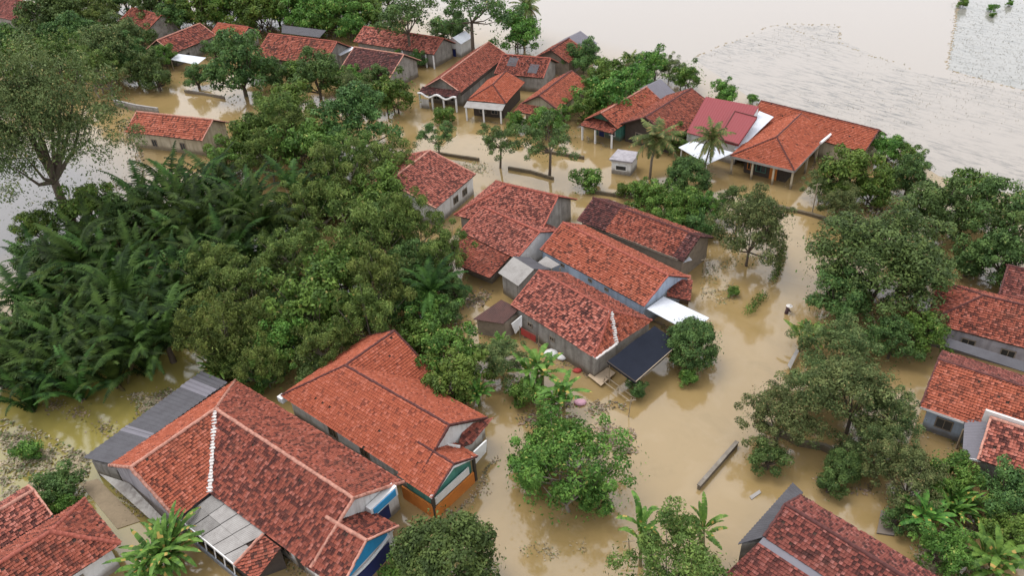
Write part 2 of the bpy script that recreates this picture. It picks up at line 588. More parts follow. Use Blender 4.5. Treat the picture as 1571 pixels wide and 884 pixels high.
def add_roof(root, blocks, mats, cap='cap_red', tw=.21, tl=.23, seg=2, jit=1.0, name='roof', capr=.13, verge='AB'):
    """blocks: Blocks or lists of slopes; mats: tile material key, or dict slope->key."""
    keys = []
    mb = MB(); cb = MB()
    mlist = [M['batten_and_tile_shade']]

    def mi(k):
        if k not in keys: keys.append(k); mlist.append(M[k])
        return 1 + keys.index(k)
    for b in blocks:
        for nm, poly in b.faces().items():
            k = mats if isinstance(mats, str) else mats.get(nm, mats['*'])
            tile_poly(mb, poly, min(tw, .21) if tw < .27 else tw, min(tl, .23) if tw < .27 else tl, seg, mi(k), 0, jit)
        for a, c in b.caps():
            cap_line(cb, a + Vector((0, 0, .05)), c + Vector((0, 0, .05)), capr)
        if verge and isinstance(b, Block):
            P = b.pts()
            for h, e1, e2, r_ in ((b.hA, 'FA', 'BA', 'RA'), (b.hB, 'FB', 'BB', 'RB')):
                if not h and e1[1] in verge:
                    cap_line(cb, P[e1] + Vector((0, 0, .04)), P[r_] + Vector((0, 0, .04)), capr * .7)
                    cap_line(cb, P[e2] + Vector((0, 0, .04)), P[r_] + Vector((0, 0, .04)), capr * .7)
    roof = mb.build(name, mlist, root)
    cb.build('ridge_cap', M[cap], roof, smooth=True)
    return roof


def add_walls(root, b, mat, oh=.55, ohe=.45, zb=-1.0, name='wall'):
    """Gabled wall body under a Block."""
    x0, x1 = -b.L / 2 + ohe, b.L / 2 - ohe
    y = b.w - oh
    zs = b.ze + oh * b.k - .14
    zt = b.zr - .16
    mb = MB()
    ga = [(-y, zb), (y, zb), (y, zs), (0, zt), (-y, zs)]
    def sect(x, hip):
        xx = x
        return [b.p(xx, yy, zz if not (hip and i == 3) else zs) for i, (yy, zz) in enumerate(ga)]
    A, B_ = sect(x0, b.hA), sect(x1, b.hB)
    n = 5
    mb.face(A); mb.face(list(reversed(B_)))
    for i in range(n):
        j = (i + 1) % n
        if i in (2, 3) and (b.hA or b.hB): continue
        mb.face([A[i], B_[i], B_[j], A[j]])
    o = mb.build(name, M[mat], root)
    return dict(x0=x0, x1=x1, y=y, zs=zs, zt=zt, b=b, root=root, wall=o)


def opening(W, side, t, w=.9, h=1.1, z=1.0, kind='window', mat='glass', frame='wood'):
    """A framed window or door set proud of a wall face. t: 0..1 along the face."""
    b = W['b']
    if side in 'FB':
        y = -W['y'] if side == 'F' else W['y']
        x = W['x0'] + (W['x1'] - W['x0']) * t
        c = b.p(x, y, z); rz = b.yaw; out = b.p(x, y + (-1 if side == 'F' else 1), z) - c
    else:
        x = W['x0'] if side == 'A' else W['x1']
        y = -W['y'] + 2 * W['y'] * t
        c = b.p(x, y, z); rz = b.yaw + R(90); out = b.p(x + (-1 if side == 'A' else 1), y, z) - c
    f = MB()
    ax = Vector((math.cos(rz), math.sin(rz), 0))
    o_ = out * .03
    for s_ in (-1, 1): f.box(c + o_ + ax * (s_ * (w / 2 - .04)), (.08, .10, h), rz)
    for s_ in (-1, 1): f.box(c + o_ + Vector((0, 0, s_ * (h / 2 - .04))), (w - .16, .10, .08), rz)
    if kind == 'window': f.box(c + o_, (.05, .09, h - .16), rz)
    fr = f.build(kind, M[frame], W['root'])
    g = MB(); g.box(c + out * .012, (w - .1, .04, h - .1), rz)
    g.build('pane' if kind == 'window' else 'door_panel', M[mat], fr)
    return fr


def sheet(name, corners, mat, parent=None, thick=.05, corr=0.0, pitch=.18, along=0):
    """A roofing sheet from four corners (a,b,c,d round the outline); corrugations run from edge ab to edge dc."""
    a, b, c, d = [Vector(p) for p in corners]
    n = (b - a).cross(d - a).normalized()
    if n.z < 0: n = -n
    mb = MB()
    w = max((b - a).length, (c - d).length)
    k = max(1, int(w / (pitch / 2))) if corr else 1
    k = min(k, 240)
    top = []
    for i in range(k + 1):
        t = i / k
        h = n * (corr * math.cos(math.pi * i)) if corr else n * 0
        top.append((a.lerp(b, t) + h, d.lerp(c, t) + h))
    base = len(mb.v)
    for p, q in top:
        mb.v += [tuple(p), tuple(q), tuple(p - n * thick), tuple(q - n * thick)]
    for i in range(k):
        x = base + 4 * i; y = x + 4
        for f in ((x, y, y + 1, x + 1), (x + 2, x + 3, y + 3, y + 2), (x, x + 2, y + 2, y), (x + 1, y + 1, y + 3, x + 3)):
            mb.f.append(f); mb.m.append(0); mb.uv.append((0, 0))
    for x in (base, base + 4 * k):
        mb.f.append((x, x + 1, x + 3, x + 2)); mb.m.append(0); mb.uv.append((0, 0))
    o = mb.build(name, M[mat] if isinstance(mat, str) else mat, parent)
    return o


def bar(name, pts, r, mat, parent=None, seg=6):
    mb = MB(); mb.tube(pts, [r] * len(pts), seg)
    return mb.build(name, M[mat], parent)


def posts(parent, pl, mat='trim', h=2.3, w=.14, yaw=0, zb=-1.0):
    for p in pl:
        mb = MB(); mb.box((p[0], p[1], (h + zb) / 2), (w, w, h - zb), yaw)
        mb.build('post', M[mat], parent)


def fascia(parent, a, b, mat='trim', h=.2, t=.05, name='fascia'):
    a, b = Vector(a), Vector(b)
    d = (b - a)
    nrm = Vector((d.y, -d.x, 0)).normalized() * t
    mb = MB()
    mb.prism([a, b, b - Vector((0, 0, h)), a - Vector((0, 0, h))], nrm)
    return mb.build(name, M[mat], parent)


def shed_tiles(root, corners, mat, name='lower_roof', cap=None, seg=2):
    mb = MB()
    tile_poly(mb, corners, .21, .23, seg, 1, 0)
    return mb.build(name, [M['batten_and_tile_shade'], M[mat]], root)


def box_walls(root, pts, z0, z1, mat, name='wall'):
    """Upright closed body over a plan polygon; z1 a number or a height per point."""
    mb = MB(); n = len(pts)
    zz = z1 if isinstance(z1, (list, tuple)) else [z1] * n
    lo = [Vector((p[0], p[1], z0)) for p in pts]; hi = [Vector((p[0], p[1], z)) for p, z in zip(pts, zz)]
    mb.face(hi)
    for i in range(n):
        j = (i + 1) % n
        mb.face([lo[i], lo[j], hi[j], hi[i]])
    return mb.build(name, M[mat], root)


# flooded plots: thin mats of drowned crop just breaking the surface
def plot_mat(name, c1, c2, rough):
    m, nt, p = newmat(name)
    g = nt.nodes.new('ShaderNodeNewGeometry')
    d = at(1500, 170) - at(1300, 120)
    mp = nt.nodes.new('ShaderNodeMapping'); mp.vector_type = 'TEXTURE'
    mp.inputs['Rotation'].default_value = (0, 0, math.atan2(d.y, d.x)); mp.inputs['Scale'].default_value = (3.2, .8, 1)
    nt.links.new(g.outputs['Position'], mp.inputs['Vector'])
    ns = nt.nodes.new('ShaderNodeTexNoise'); ns.inputs['Scale'].default_value = 1.0; ns.inputs['Detail'].default_value = 6; ns.inputs['Roughness'].default_value = .75
    nt.links.new(mp.outputs[0], ns.inputs['Vector'])
    n2 = noise(nt, .07, 4, .65, 'World')
    c = mixc(nt, math_(nt, 'MULTIPLY', ramp_val(nt, ns.outputs[0], .47, .63), ramp_val(nt, n2, .36, .56)), c1, c2)
    nt.links.new(c, p.inputs['Base Color'])
    p.inputs['Roughness'].default_value = rough
    p.inputs['IOR'].default_value = 1.9
    return m


F1 = [(1065, 90), (1130, 62), (1205, 38), (1285, 40), (1292, 62), (1395, 108), (1430, 116), (1571, 142), (1640, 320), (1440, 270), (1345, 205), (1165, 160)]
mb = MB(); mb.face([at(x, y, .004) for x, y in F1])
tag(mb.build('flooded_field', plot_mat('drowned_crop', (.29, .25, .205), (.10, .09, .07), .14)), kind='structure')
mb = MB(); mb.face([at(x, y, .004) for x, y in ((1472, 0), (1454, 106), (1571, 138), (1700, 172), (1700, -40), (1478, -40))])
tag(mb.build('flooded_field', plot_mat('grey_plot', (.265, .255, .225), (.14, .14, .12), .16)), kind='structure')

# ------------------------------------------------------------------ houses
class LRoof:
    def __init__(s, par, sg):
        s.cx, s.cy, yaw, s.a, s.b, s.w, s.ze, s.k = par
        s.yaw = R(yaw); s.sg = sg; s.zr = s.ze + s.w * s.k; s.c = Vector((s.cx, s.cy, 0))

    def p(s, x, y, z):
        c, sn = math.cos(s.yaw), math.sin(s.yaw); y = y * s.sg
        return Vector((s.cx + c * x - sn * y, s.cy + sn * x + c * y, z))

    def pts(s):
        a, b, w, r, e = s.a, s.b, s.w, s.zr, s.ze
        return dict(P=s.p(0, 0, r), E=s.p(a, 0, r), Q=s.p(0, b, r), V=s.p(w, w, e), N=s.p(a, w, e), WF=s.p(w, b, e), WL=s.p(-w, b, e),
                    C=s.p(-w, -w, e), O=s.p(a, -w, e))

    def faces(s):
        t = s.pts()
        return {'in': [t['P'], t['V'], t['N'], t['E']], 'out': [t['C'], t['O'], t['E'], t['P']], 'left': [t['C'], t['P'], t['Q'], t['WL']],
                'wing': [t['P'], t['Q'], t['WF'], t['V']]}

    def caps(s):
        t = s.pts()
        return [(t['P'], t['E']), (t['P'], t['Q']), (t['P'], t['C']), (t['E'], t['N']), (t['E'], t['O']), (t['Q'], t['WF']), (t['Q'], t['WL'])]

    def walls(s, root, mat, wmat, oh=.5):
        A = Block(((s.p((s.a - s.w) / 2, 0, 0)).x, (s.p((s.a - s.w) / 2, 0, 0)).y, math.degrees(s.yaw), s.a + s.w, s.w, s.ze, s.k), hA=1)
        q = s.p(0, s.b / 2 + .4, 0)
        Bk = Block((q.x, q.y, math.degrees(s.yaw) + 90 * s.sg, s.b - .8, s.w, s.ze, s.k))
        return add_walls(root, A, mat, oh, .25), add_walls(root, Bk, wmat, oh + .006, .2)


FIT = {'long_orange': (9.968, 63.872, -50.715, 13.695, 3.252, 2.499, 0.551), 'mottled_strip': (5.956, 56.139, -50.532, 10.547, 3.595, 2.5, 0.581),
 'purple_ends': (14.097, 70.011, -44.327, 13.251, 2.83, 2.498, 0.512), 'm2a': (0.991, 76.221, -32.257, 10.617, 4.411, 2.503, 0.582),
 'm2b': (0.269, 71.091, -46.001, 8.318, 3.459, 2.499, 0.43), 'm1': (-11.126, 84.064, 60.341, 8.98, 6.202, 2.511, 0.329),
 'grey_shed': (1.278, 63.42, -52.809, 3.098, 2.024, 2.497, 0.489), 'c1': (-5.03, 121.249, 64.673, 17.356, 3.216, 2.499, 0.584),
 'c2': (-0.487, 111.699, 68.506, 8.545, 2.948, 2.498, 0.507), 'c3': (4.468, 120.908, -24.031, 8.066, 3.588, 2.464, 0.517),
 'c4': (11.32, 128.147, 57.128, 10.52, 3.128, 2.499, 0.537), 'c5': (8.109, 109.15, 59.16, 10.643, 2.979, 2.498, 0.563),
 'e1': (18.095, 102.862, 47.711, 14.896, 2.651, 2.498, 0.586), 'e2': (22.357, 98.519, 48.169, 11.808, 4.126, 2.502, 0.486),
 'e4b': (39.866, 92.169, -45.59, 15.617, 3.166, 2.499, 0.554), 'e4w': (33.794, 87.462, 51.22, 10.945, 3.923, 2.501, 0.463),
 't1': (-101.012, 174.562, -35.173, 12.0, 4.483, 2.504, 0.579), 't2': (-69.016, 161.093, -41.814, 11.203, 3.884, 2.501, 0.524),
 't3': (-57.773, 145.726, 61.597, 10.507, 3.431, 2.499, 0.574), 't4': (-49.004, 149.638, -30.85, 7.887, 2.609, 2.497, 0.567),
 't5': (-33.181, 135.365, -28.601, 14.803, 4.493, 2.473, 0.578), 't6': (-16.287, 137.701, -33.556, 17.6, 3.188, 2.499, 0.555),
 't7': (-19.212, 126.508, -31.922, 10.154, 4.213, 2.502, 0.554), 'w1': (-45.781, 105.303, -21.747, 13.211, 3.135, 2.499, 0.548),
 'l1': (-35.694, 36.555, 46.324, 3.939, 2.047, 2.497, 0.529), 'l2': (-31.414, 33.457, 45.072, 6.695, 2.869, 2.498, 0.559),
 'r1': (41.15, 51.98, -33.929, 9.789, 3.5, 2.498, 0.5), 'r2': (35.587, 42.432, -37.445, 8.189, 3.83, 2.501, 0.485),
 'r3': (35.123, 37.44, -35.661, 4.742, 2.864, 2.498, 0.547), 'b1': (19.782, 29.476, -48.116, 8.954, 2.272, 2.497, 0.482),
 'h1porch': (-11.068, 32.271, -35.571, 2.31, 2.714, 2.498, 0.578), 'h2porch': (-5.501, 38.423, -41.021, 1.859, 2.367, 2.497, 0.55),
 'H1': (-22.798, 43.715, -38.967, 14.964, 7.017, 4.241, 2.5, 0.572), 'H2': (-13.622, 47.89, -40.773, 11.31, 5.447, 3.907, 2.5, 0.614)}

# --- big dark red house, near left
H = LRoof(FIT['H1'], -1)
r = house_root(H.c, H.yaw, 'large L-shaped house with dark red tiles, whitewashed valley and blue porch gable')
rf = add_roof(r, [H], {'in': 'dark', 'out': 'red', 'left': 'orange', 'wing': 'orange_spot', '*': 'red'}, 'cap_pale', .25, .25, 3, 1.2)
w1, w2 = H.walls(r, 'white', 'lilac')
pp = H.pts()
mb = MB()
a_, b_ = pp['P'] + Vector((0, 0, .06)), pp['V'] + Vector((0, 0, .10))
for i in range(26):
    q = a_.lerp(b_, (i + .5) / 26)
    mb.box(q, (.34 + rng.uniform(-.12, .16), .36, .12), H.yaw + R(45) + rng.gauss(0, .15))
mb.build('valley_mortar', M['lime'], rf)
HP = Block(FIT['h1porch'], eA=1.2)
add_roof(r, [HP], 'dark', 'cap_pale', .25, .25, 3, 1.2, name='porch_roof', verge='B')
pw = add_walls(r, HP, 'trim', .35, .55, name='porch_wall')
# blue gable panel with a white curved bargeboard
P_ = HP.pts(); hx = HP.L / 2 - .5
mb = MB()
tri = [HP.p(hx, -HP.w + .5, HP.ze - .55), HP.p(hx, HP.w - .5, HP.ze - .55), HP.p(hx, HP.w - .5, HP.ze + .05), HP.p(hx, .25, HP.zr - .55), HP.p(hx, -.25, HP.zr - .55), HP.p(hx, -HP.w + .5, HP.ze + .05)]
mb.prism(tri, HP.p(hx + .06, 0, 0) - HP.p(hx, 0, 0)); mb.build('gable_panel', M['blue'], r)
mb = MB(); arc = []
for i in range(13):
    t = -1 + i / 6
    arc.append(HP.p(hx + .12, t * (HP.w - .2), HP.ze - .35 - .55 * (1 - t * t)))
mb.tube(arc, [.11] * 13, 6); mb.build('arch_trim', M['trim'], r)
for t in (-.9, .9):
    mb = MB(); mb.box(HP.p(hx + .1, t * (HP.w - .25), .7), (.3, .3, 3.2), HP.yaw); mb.build('porch_column', M['trim'], r)
mb = MB(); mb.box(HP.p(hx + .04, 0, .6), (.06, HP.w * 1.5, 1.4), HP.yaw); mb.build('porch_screen', M['navy'], r)
# gable end of the main block: blue awning window under the verge
e = H.a - .2
mb = MB(); mb.box(H.p(e + .28, -2.1, 2.75), (.5, 2.5, .9), H.yaw); aw = mb.build('dormer_box', M['trim'], r)
mb = MB(); mb.box(H.p(e + .55, -2.1, 2.78), (.08, 2.1, .62), H.yaw); mb.build('blue_panel', M['blue'], aw)
mb = MB(); mb.box(H.p(e + .05, -2.0, 1.1), (.1, 1.4, 1.5), H.yaw); mb.build('door', M['navy'], r)
opening(w2, 'B', .3, 1.0, 1.0, 1.3); opening(w2, 'B', .7, 1.0, 1.0, 1.3)
opening(w1, 'F', .82, 1.1, 1.1, 1.2, mat='glass'); opening(w1, 'F', .9, .9, 1.8, .8, 'door', 'dkwood')
# fibre cement lean-to in the corner of the L, with its white fascia and screen below
q = [at(330, 757, 2.42), at(428, 838, 2.42), at(362, 868, 2.05), at(276, 797, 2.05)]
for i in range(5):
    for j in range(2):
        if (i, j) == (4, 0): continue
        def qq(u, v): return q[0].lerp(q[1], u).lerp(q[3].lerp(q[2], u), v)
        u0, u1, v0, v1 = i / 5 + .006, (i + 1) / 5 - .006, j / 2 - (.02 if j else 0), (j + 1) / 2
        dz = Vector((0, 0, (.05 if j == 0 else 0) + rng.uniform(0, .03)))
        sheet('roof_sheet', [qq(u0, v0) + dz, qq(u1, v0) + dz, qq(u1, v1) + dz, qq(u0, v1) + dz], rng.choice(['asb', 'asb', 'asb2']), r, .03, .012, .16)
sheet('lean_to_deck', [p - Vector((0, 0, .10)) for p in q], 'batten_and_tile_shade', r, .04)
fascia(r, q[3] + Vector((0, 0, .03)), q[2] + Vector((0, 0, .03)), 'trim', .22, .06)
box_walls(r, [q[3].lerp(q[0], .12), q[2].lerp(q[1], .12), q[1], q[0]], -1, 1.95, 'dkwood', 'lean_to_wall')
mb = MB()
for i in range(6):
    t = (i + .3) / 6
    b0 = q[3].lerp(q[2], t)
    mb.tube([Vector((b0.x, b0.y, .5)), Vector((b0.x, b0.y, 1.9)) + (q[2] - q[3]).normalized() * .4], [.05, .05], 5)
mb.build('lattice_screen', M['trim'], r)
mb = MB(); mb.prism([q[3] - Vector((0, 0, 1.55)), q[2] - Vector((0, 0, 1.55)), q[2] - Vector((0, 0, 3)), q[3] - Vector((0, 0, 3))], Vector((-.06, -.06, 0)))
mb.build('low_wall', M['bluewall'], r)
# small tiled porch in front of the lean-to
c0 = [at(404, 822, 2.75), at(431, 842, 2.5), at(392, 893, 2.2), at(360, 869, 2.45)]
shed_tiles(r, c0, 'red', 'small_roof')
cl = MB(); cap_line(cl, c0[0] + Vector((0, 0, .1)), c0[3] + Vector((0, 0, .1)), .1); cl.build('small_ridge', M['cap_pale'], r, smooth=True)
# corrugated lean-to along the far side
q = [at(349, 587, 2.45), at(173, 712, 2.45), at(128, 702, 1.75), at(309, 570, 1.75)]
sheet('corrugated_lean_to', q, 'asbdark', r, .05, .035, .42)
for t0, t1 in ((.10, .2), (.66, .72)):
    sheet('newer_sheet', [q[0].lerp(q[1], t0) + Vector((0, 0, .05)), q[0].lerp(q[1], t1) + Vector((0, 0, .05)), q[3].lerp(q[2], t1) + Vector((0, 0, .05)), q[3].lerp(q[2], t0) + Vector((0, 0, .05))], 'greysheet', r, .02, .03, .42)
box_walls(r, [q[0], q[1], q[2].lerp(q[1], .25), q[3].lerp(q[0], .25)], -1, 1.7, 'cement', 'lean_to_wall')
# cement ledge below the wing gable
sheet('gable_ledge', [at(198, 742, 1.7), at(262, 808, 1.7), at(240, 806, 1.35), at(152, 727, 1.35)], 'cement', r, .08)

# --- orange L house behind it
H = LRoof(FIT['H2'], 1)
r = house_root(H.c, H.yaw, 'bright orange tiled L-shaped house with dark ridges and a white and orange front porch')
rf = add_roof(r, [H], 'orange', 'cap_dark', .25, .25, 3, .8, capr=.1)
w1, w2 = H.walls(r, 'white', 'white')
HP = Block(FIT['h2porch'], eA=1.6)
add_roof(r, [HP], 'orange', 'cap_dark', .25, .25, 3, .8, name='porch_roof', capr=.09, verge='B')
pw = add_walls(r, HP, 'green', .3, .5, name='porch_wall')
P_ = HP.pts(); hx = HP.L / 2 - .15
mb = MB(); arc = []
for i in range(11):
    t = -1 + i / 5
    arc.append(HP.p(hx, t * (HP.w + .05), HP.ze - .05 + (1 - abs(t)) * HP.w * HP.k * .75))
mb.tube(arc, [.13] * 11, 6); mb.build('bargeboard', M['trim'], r)
mb = MB(); mb.box(HP.p(hx - .1, -.2, 1.6), (.08, HP.w * 1.5, .7), HP.yaw); mb.build('valance', M['trim'], r)
mb = MB(); mb.box(HP.p(hx - .05, -.1, .45), (.12, HP.w * 1.75, 1.3), HP.yaw); mb.build('front_wall', M['ochre'], r)
mb = MB(); mb.box(HP.p(-.1, -HP.w + .15, .55), (HP.L * .9, .12, 1.5), HP.yaw); mb.build('side_wall', M['ochre'], r)
posts(r, [HP.p(hx - .1, t * (HP.w - .2), 0) for t in (-1, 1)], 'dkwood', 2.4, .2, HP.yaw)
# dark lower hip beyond the porch, its white mortar curl and white drape
c0 = [at(711, 655, 2.95), at(757, 641, 2.5), at(724, 682, 2.25), at(700, 690, 2.6)]
shed_tiles(r, c0, 'dark', 'lower_roof')
mb = MB()
mb.tube([at(712, 648, 3.5), at(693, 662, 3.3), at(684, 674, 3.1), at(688, 684, 2.95), at(706, 686, 2.85)], [.2, .22, .2, .17, .12], 6)
mb.build('mortar_curl', M['lime'], rf)
mb = MB()
mb.prism([at(728, 694, 2.2), at(747, 676, 2.2), at(746, 694, 1.25), at(727, 716, .9)], (-.12, .05, 0)); mb.build('white_drape', M['trim'], r)
box_walls(r, [at(706, 690, 0), at(728, 690, 0), at(745, 670, 0), at(720, 665, 0)], -1, 2.1, 'white', 'porch_room')
opening(w1, 'F', .35, 1.0, 1.1, 1.2); opening(w1, 'F', .6, 1.0, 1.1, 1.2); opening(w2, 'F', .5, 1.0, 1.1, 1.2)
mb = MB(); mb.box(at(433, 612, 2.2), (.6, .5, .5), H.yaw); mb.build('white_tank', M['trim'], r)

# --- bottom left pair
b = Block(FIT['l1'], eA=7)
r = house_root(b.c, b.yaw, 'small house cut by the left frame edge with blackened broken tiles')
add_roof(r, [b], 'mottle', 'cap_pale', .25, .25, 3, 2.0)
add_walls(r, b, 'cement', .4, .3)
b = Block(FIT['l2'], hB=1, eA=7)
r = house_root(b.c, b.yaw, 'hip roofed red tiled house in the bottom left corner, beside the banana clump')
add_roof(r, [b], 'red', 'cap_red', .25, .25, 3, 1.6, capr=.15)
W = add_walls(r, b, 'white', .6, .6)
opening(W, 'F', .8); opening(W, 'B', .6)
q = [at(83, 797, 2.3), at(-60, 884, 2.3), at(-75, 872, 2.45), at(70, 788, 2.45)]
sheet('gutter', q, 'greysheet', r, .06)

# --- long orange house in the middle
b = Block(FIT['long_orange'])
r = house_root(b.c, b.yaw, 'long orange roofed house with pale blue wall, beside the dark mottled roof')
add_roof(r, [b], 'orange_spot', 'cap_red', .24, .25, 3, .9)
W = add_walls(r, b, 'bluewall', .15, .12)
for t in (.22, .5, .66): opening(W, 'F', t, .5, .35, 2.0)
opening(W, 'B', .5, 1, 1.8, .7, 'door', 'dkwood')
q = [at(1018, 455, 2.3), at(992, 474, 2.3), at(1062, 512, 1.9), at(1088, 488, 1.9)]
sheet('front_awning', q, 'zinc', r, .05, .012, .2)
posts(r, [q[2].lerp(q[0], .06), q[3].lerp(q[1], .06)], 'pole', 1.85, .1)
shed_tiles(r, [at(1028, 428, 2.75), at(1063, 430, 2.6), at(1059, 463, 2.1), at(1022, 455, 2.4)], 'dark', 'rear_roof')
box_walls(r, [at(1036, 464, 0), at(1056, 468, 0), at(1058, 448, 0), at(1036, 445, 0)], -1, 2.0, 'brick', 'rear_room')

# --- mottled house with white strip
b = Block(FIT['mottled_strip'], hB=.45)
r = house_root(b.c, b.yaw, 'house with heavily blackened tiles and a white mortar strip down its hip')
rf = add_roof(r, [b], {'*': 'mottle', 'Bh': 'orange_spot', 'B': 'red'}, 'cap_red', .25, .25, 3, 1.8, capr=.11)
W = add_walls(r, b, 'cement', .12, .15)
P_ = b.pts()
mb = MB()
s1 = P_['FB'].lerp(P_['BB'], .36) + Vector((0, 0, .08)); s0 = P_['RB'] + Vector((0, 0, .06)); s2 = P_['FB'] + Vector((0, 0, .02))
for A_, B_, n_ in ((s0, s1, 14), (s1, s2, 8)):
    for i in range(n_):
        q = A_.lerp(B_, (i + .5) / n_)
        d = B_ - A_
        mb.box(q, ((B_ - A_).length / n_ * 1.15, .36 + rng.uniform(-.1, .12), .13), math.atan2(d.y, d.x) + rng.gauss(0, .05))
mb.build('white_mortar', M['lime'], rf)
opening(W, 'F', .5, .6, .5, 1.5); opening(W, 'F', .22, .6, .5, 1.5); opening(W, 'B', .5, 1, 1.8, .6, 'door', 'dkwood')
# rusty lean-to shed at its left
q = [at(769, 460, 2.4), at(797, 474, 2.4), at(772, 497, 1.95), at(726, 490, 1.95)]
t_ = house_root(at(765, 500, 0), 0, 'low shed with rusty brown sheet roof and weathered board wall', name='shed', cat='shed')
sheet('roof', q, 'brownsheet', t_, .05, .02, .2)
box_walls(t_, [q[0], q[1], q[2].lerp(q[1], .12), q[3].lerp(q[0], .12)], -1, 1.85, 'wood')
mb = MB(); mb.prism([at(784, 497, 1.6), at(800, 484, 2.2), at(800, 500, 1.2), at(790, 512, .5)], (.05, -.05, 0)); mb.build('white_sheet', M['trim'], t_)
# grey fibre-cement shed
b = Block(FIT['grey_shed'])
t_ = house_root(b.c, b.yaw, 'little grey shed with plain fibre cement gable roof between the tiled houses', name='shed', cat='shed')
P_ = b.pts()
sheet('roof', [P_['RA'], P_['RB'], P_['FB'], P_['FA']], 'asb', t_, .05, .012, .2)
sheet('roof', [P_['RA'] + Vector((0, 0, .02)), P_['RB'] + Vector((0, 0, .02)), P_['BB'], P_['BA']], 'asbdark', t_, .05, .012, .2)
add_walls(t_, b, 'cement', .3, .25)
q = [at(838, 393, 2.6), at(859, 406, 2.6), at(846, 412, 2.3), at(822, 405, 2.3)]
sheet('side_sheet', q, 'asb', t_, .05, .015, .2)
posts(t_, q, 'pole', 2.2, .1)

# --- purple-ended house
b = Block(FIT['purple_ends'])
r = house_root(b.c, b.yaw, 'narrow tiled house with dark wine coloured tiles at both ends')
P_ = b.pts()
class Split:
    def __init__(s, b, c1, c2): s.b, s.c1, s.c2 = b, c1, c2
    def faces(s):
        h = s.b.L / 2; x = [-h, -h + s.b.L * s.c1, -h + s.b.L * s.c2, h]; o = {}
        for i in range(3):
            o['F%d' % i] = [s.b.p(x[i], -s.b.w, s.b.ze), s.b.p(x[i + 1], -s.b.w, s.b.ze), s.b.p(x[i + 1], 0, s.b.zr), s.b.p(x[i], 0, s.b.zr)]
            o['B%d' % i] = [s.b.p(x[i], s.b.w, s.b.ze), s.b.p(x[i + 1], s.b.w, s.b.ze), s.b.p(x[i + 1], 0, s.b.zr), s.b.p(x[i], 0, s.b.zr)]
        return o
    def caps(s): return s.b.caps()
add_roof(r, [Split(b, .28, .9)], {'F0': 'wine', 'B0': 'wine', 'F2': 'wine', 'B2': 'wine', '*': 'red'}, 'cap_dark', .25, .26, 2, 1.4)
W = add_walls(r, b, 'wood', .4, .4)
fascia(r, b.p(-2.4, -b.w, b.ze + .1), b.p(b.L / 2 - .6, -b.w, b.ze + .1), 'wood', .25)
sheet('white_sheet', [at(1036, 394, 2.2), at(1054, 390, 2.2), at(1062, 399, 1.9), at(1046, 404, 1.9)], 'zinc', r, .04)
opening(W, 'B', .5, 1, 1.1, 1.1)

# --- cluster left of it
b = Block(FIT['m2a'], hA=1); b2 = Block(FIT['m2b'])
r = house_root(b.c, b.yaw, 'mottled red house of three stepped roofs behind the small round tree')
add_roof(r, [b], 'mottle', 'cap_red', .25, .26, 2, 1.6)
add_roof(r, [b2], 'mottle', 'cap_red', .25, .26, 2, 1.6, name='front_roof')
shed_tiles(r, [at(706, 358, 2.4), at(784, 393, 2.4), at(752, 428, 1.75), at(698, 406, 1.75)], 'red', 'lower_roof')
add_walls(r, b, 'cement', .5, .5); add_walls(r, b2, 'white', .4, .4)
box_walls(r, [at(715, 380, 0), at(782, 408, 0), at(755, 436, 0), at(712, 418, 0)], -1, 1.65, 'cement', 'rear_room')
mb = MB(); mb.prism([at(792, 386, 2.3), at(806, 377, 2.4), at(808, 384, 1.9), at(795, 393, 1.8)], (-.05, -.05, 0)); mb.build('white_board', M['trim'], r)
b = Block(FIT['m1'])
r = house_root(b.c, b.yaw, 'low house with mottled red roof and white side wall, half hidden by bushes')
add_roof(r, [b], 'mottle', 'cap_pale', .25, .26, 2, 1.6)
W = add_walls(r, b, 'white', .25, .4)
opening(W, 'F', .5, 1, .9, 1.3); opening(W, 'F', .75, 1, .9, 1.3)

# --- upper middle cluster
b = Block(FIT['c1'])
r = house_root(b.c, b.yaw, 'long red gabled house with white arched front beside the brown canal')
add_roof(r, [b], 'red', 'cap_pale', .25, .26, 2, 1.2)
W = add_walls(r, b, 'cement', .3, .9)
opening(W, 'A', .25, 1.1, 1.2, 1.2); opening(W, 'A', .75, 1.1, 1.2, 1.2); opening(W, 'A', .5, .9, 1.9, .7, 'door', 'dkwood')
q = [b.p(-b.L / 2, -b.w, b.ze + .3), b.p(-b.L / 2, b.w, b.ze + .3), b.p(-b.L / 2 - 1.5, b.w, b.ze - .25), b.p(-b.L / 2 - 1.5, -b.w, b.ze - .25)]
shed_tiles(r, q, 'wine', 'porch_roof')
mb = MB(); arc = []
for i in range(15):
    t = -1 + i / 7
    arc.append(b.p(-b.L / 2 - 1.55, t * b.w, b.ze - .38 + .28 * math.cos(t * 7)))
mb.tube(arc, [.16] * 15, 6); mb.build('arch_trim', M['trim'], r)
posts(r, [b.p(-b.L / 2 - 1.4, t * b.w, 0) for t in (-.95, -.3, .3, .95)], 'trim', 2.1, .22, b.yaw)
mb = MB(); mb.box(b.p(-b.L / 2 - 1.4, b.w * .75, .6), (.15, 1.6, 1.6), b.yaw); mb.build('porch_wall', M['white'], r)
fascia(r, b.p(-b.L / 2, -b.w, b.ze + .02), b.p(b.L / 2, -b.w, b.ze + .02), 'dkwood', .5)
b = Block(FIT['c2'], hA=1)
r = house_root(b.c, b.yaw, 'hip roofed orange house with grey porch roof on pale posts')
add_roof(r, [b], 'orange', 'cap_dark', .25, .26, 2, .8, capr=.1)
W = add_walls(r, b, 'dkwood', .6, .6)
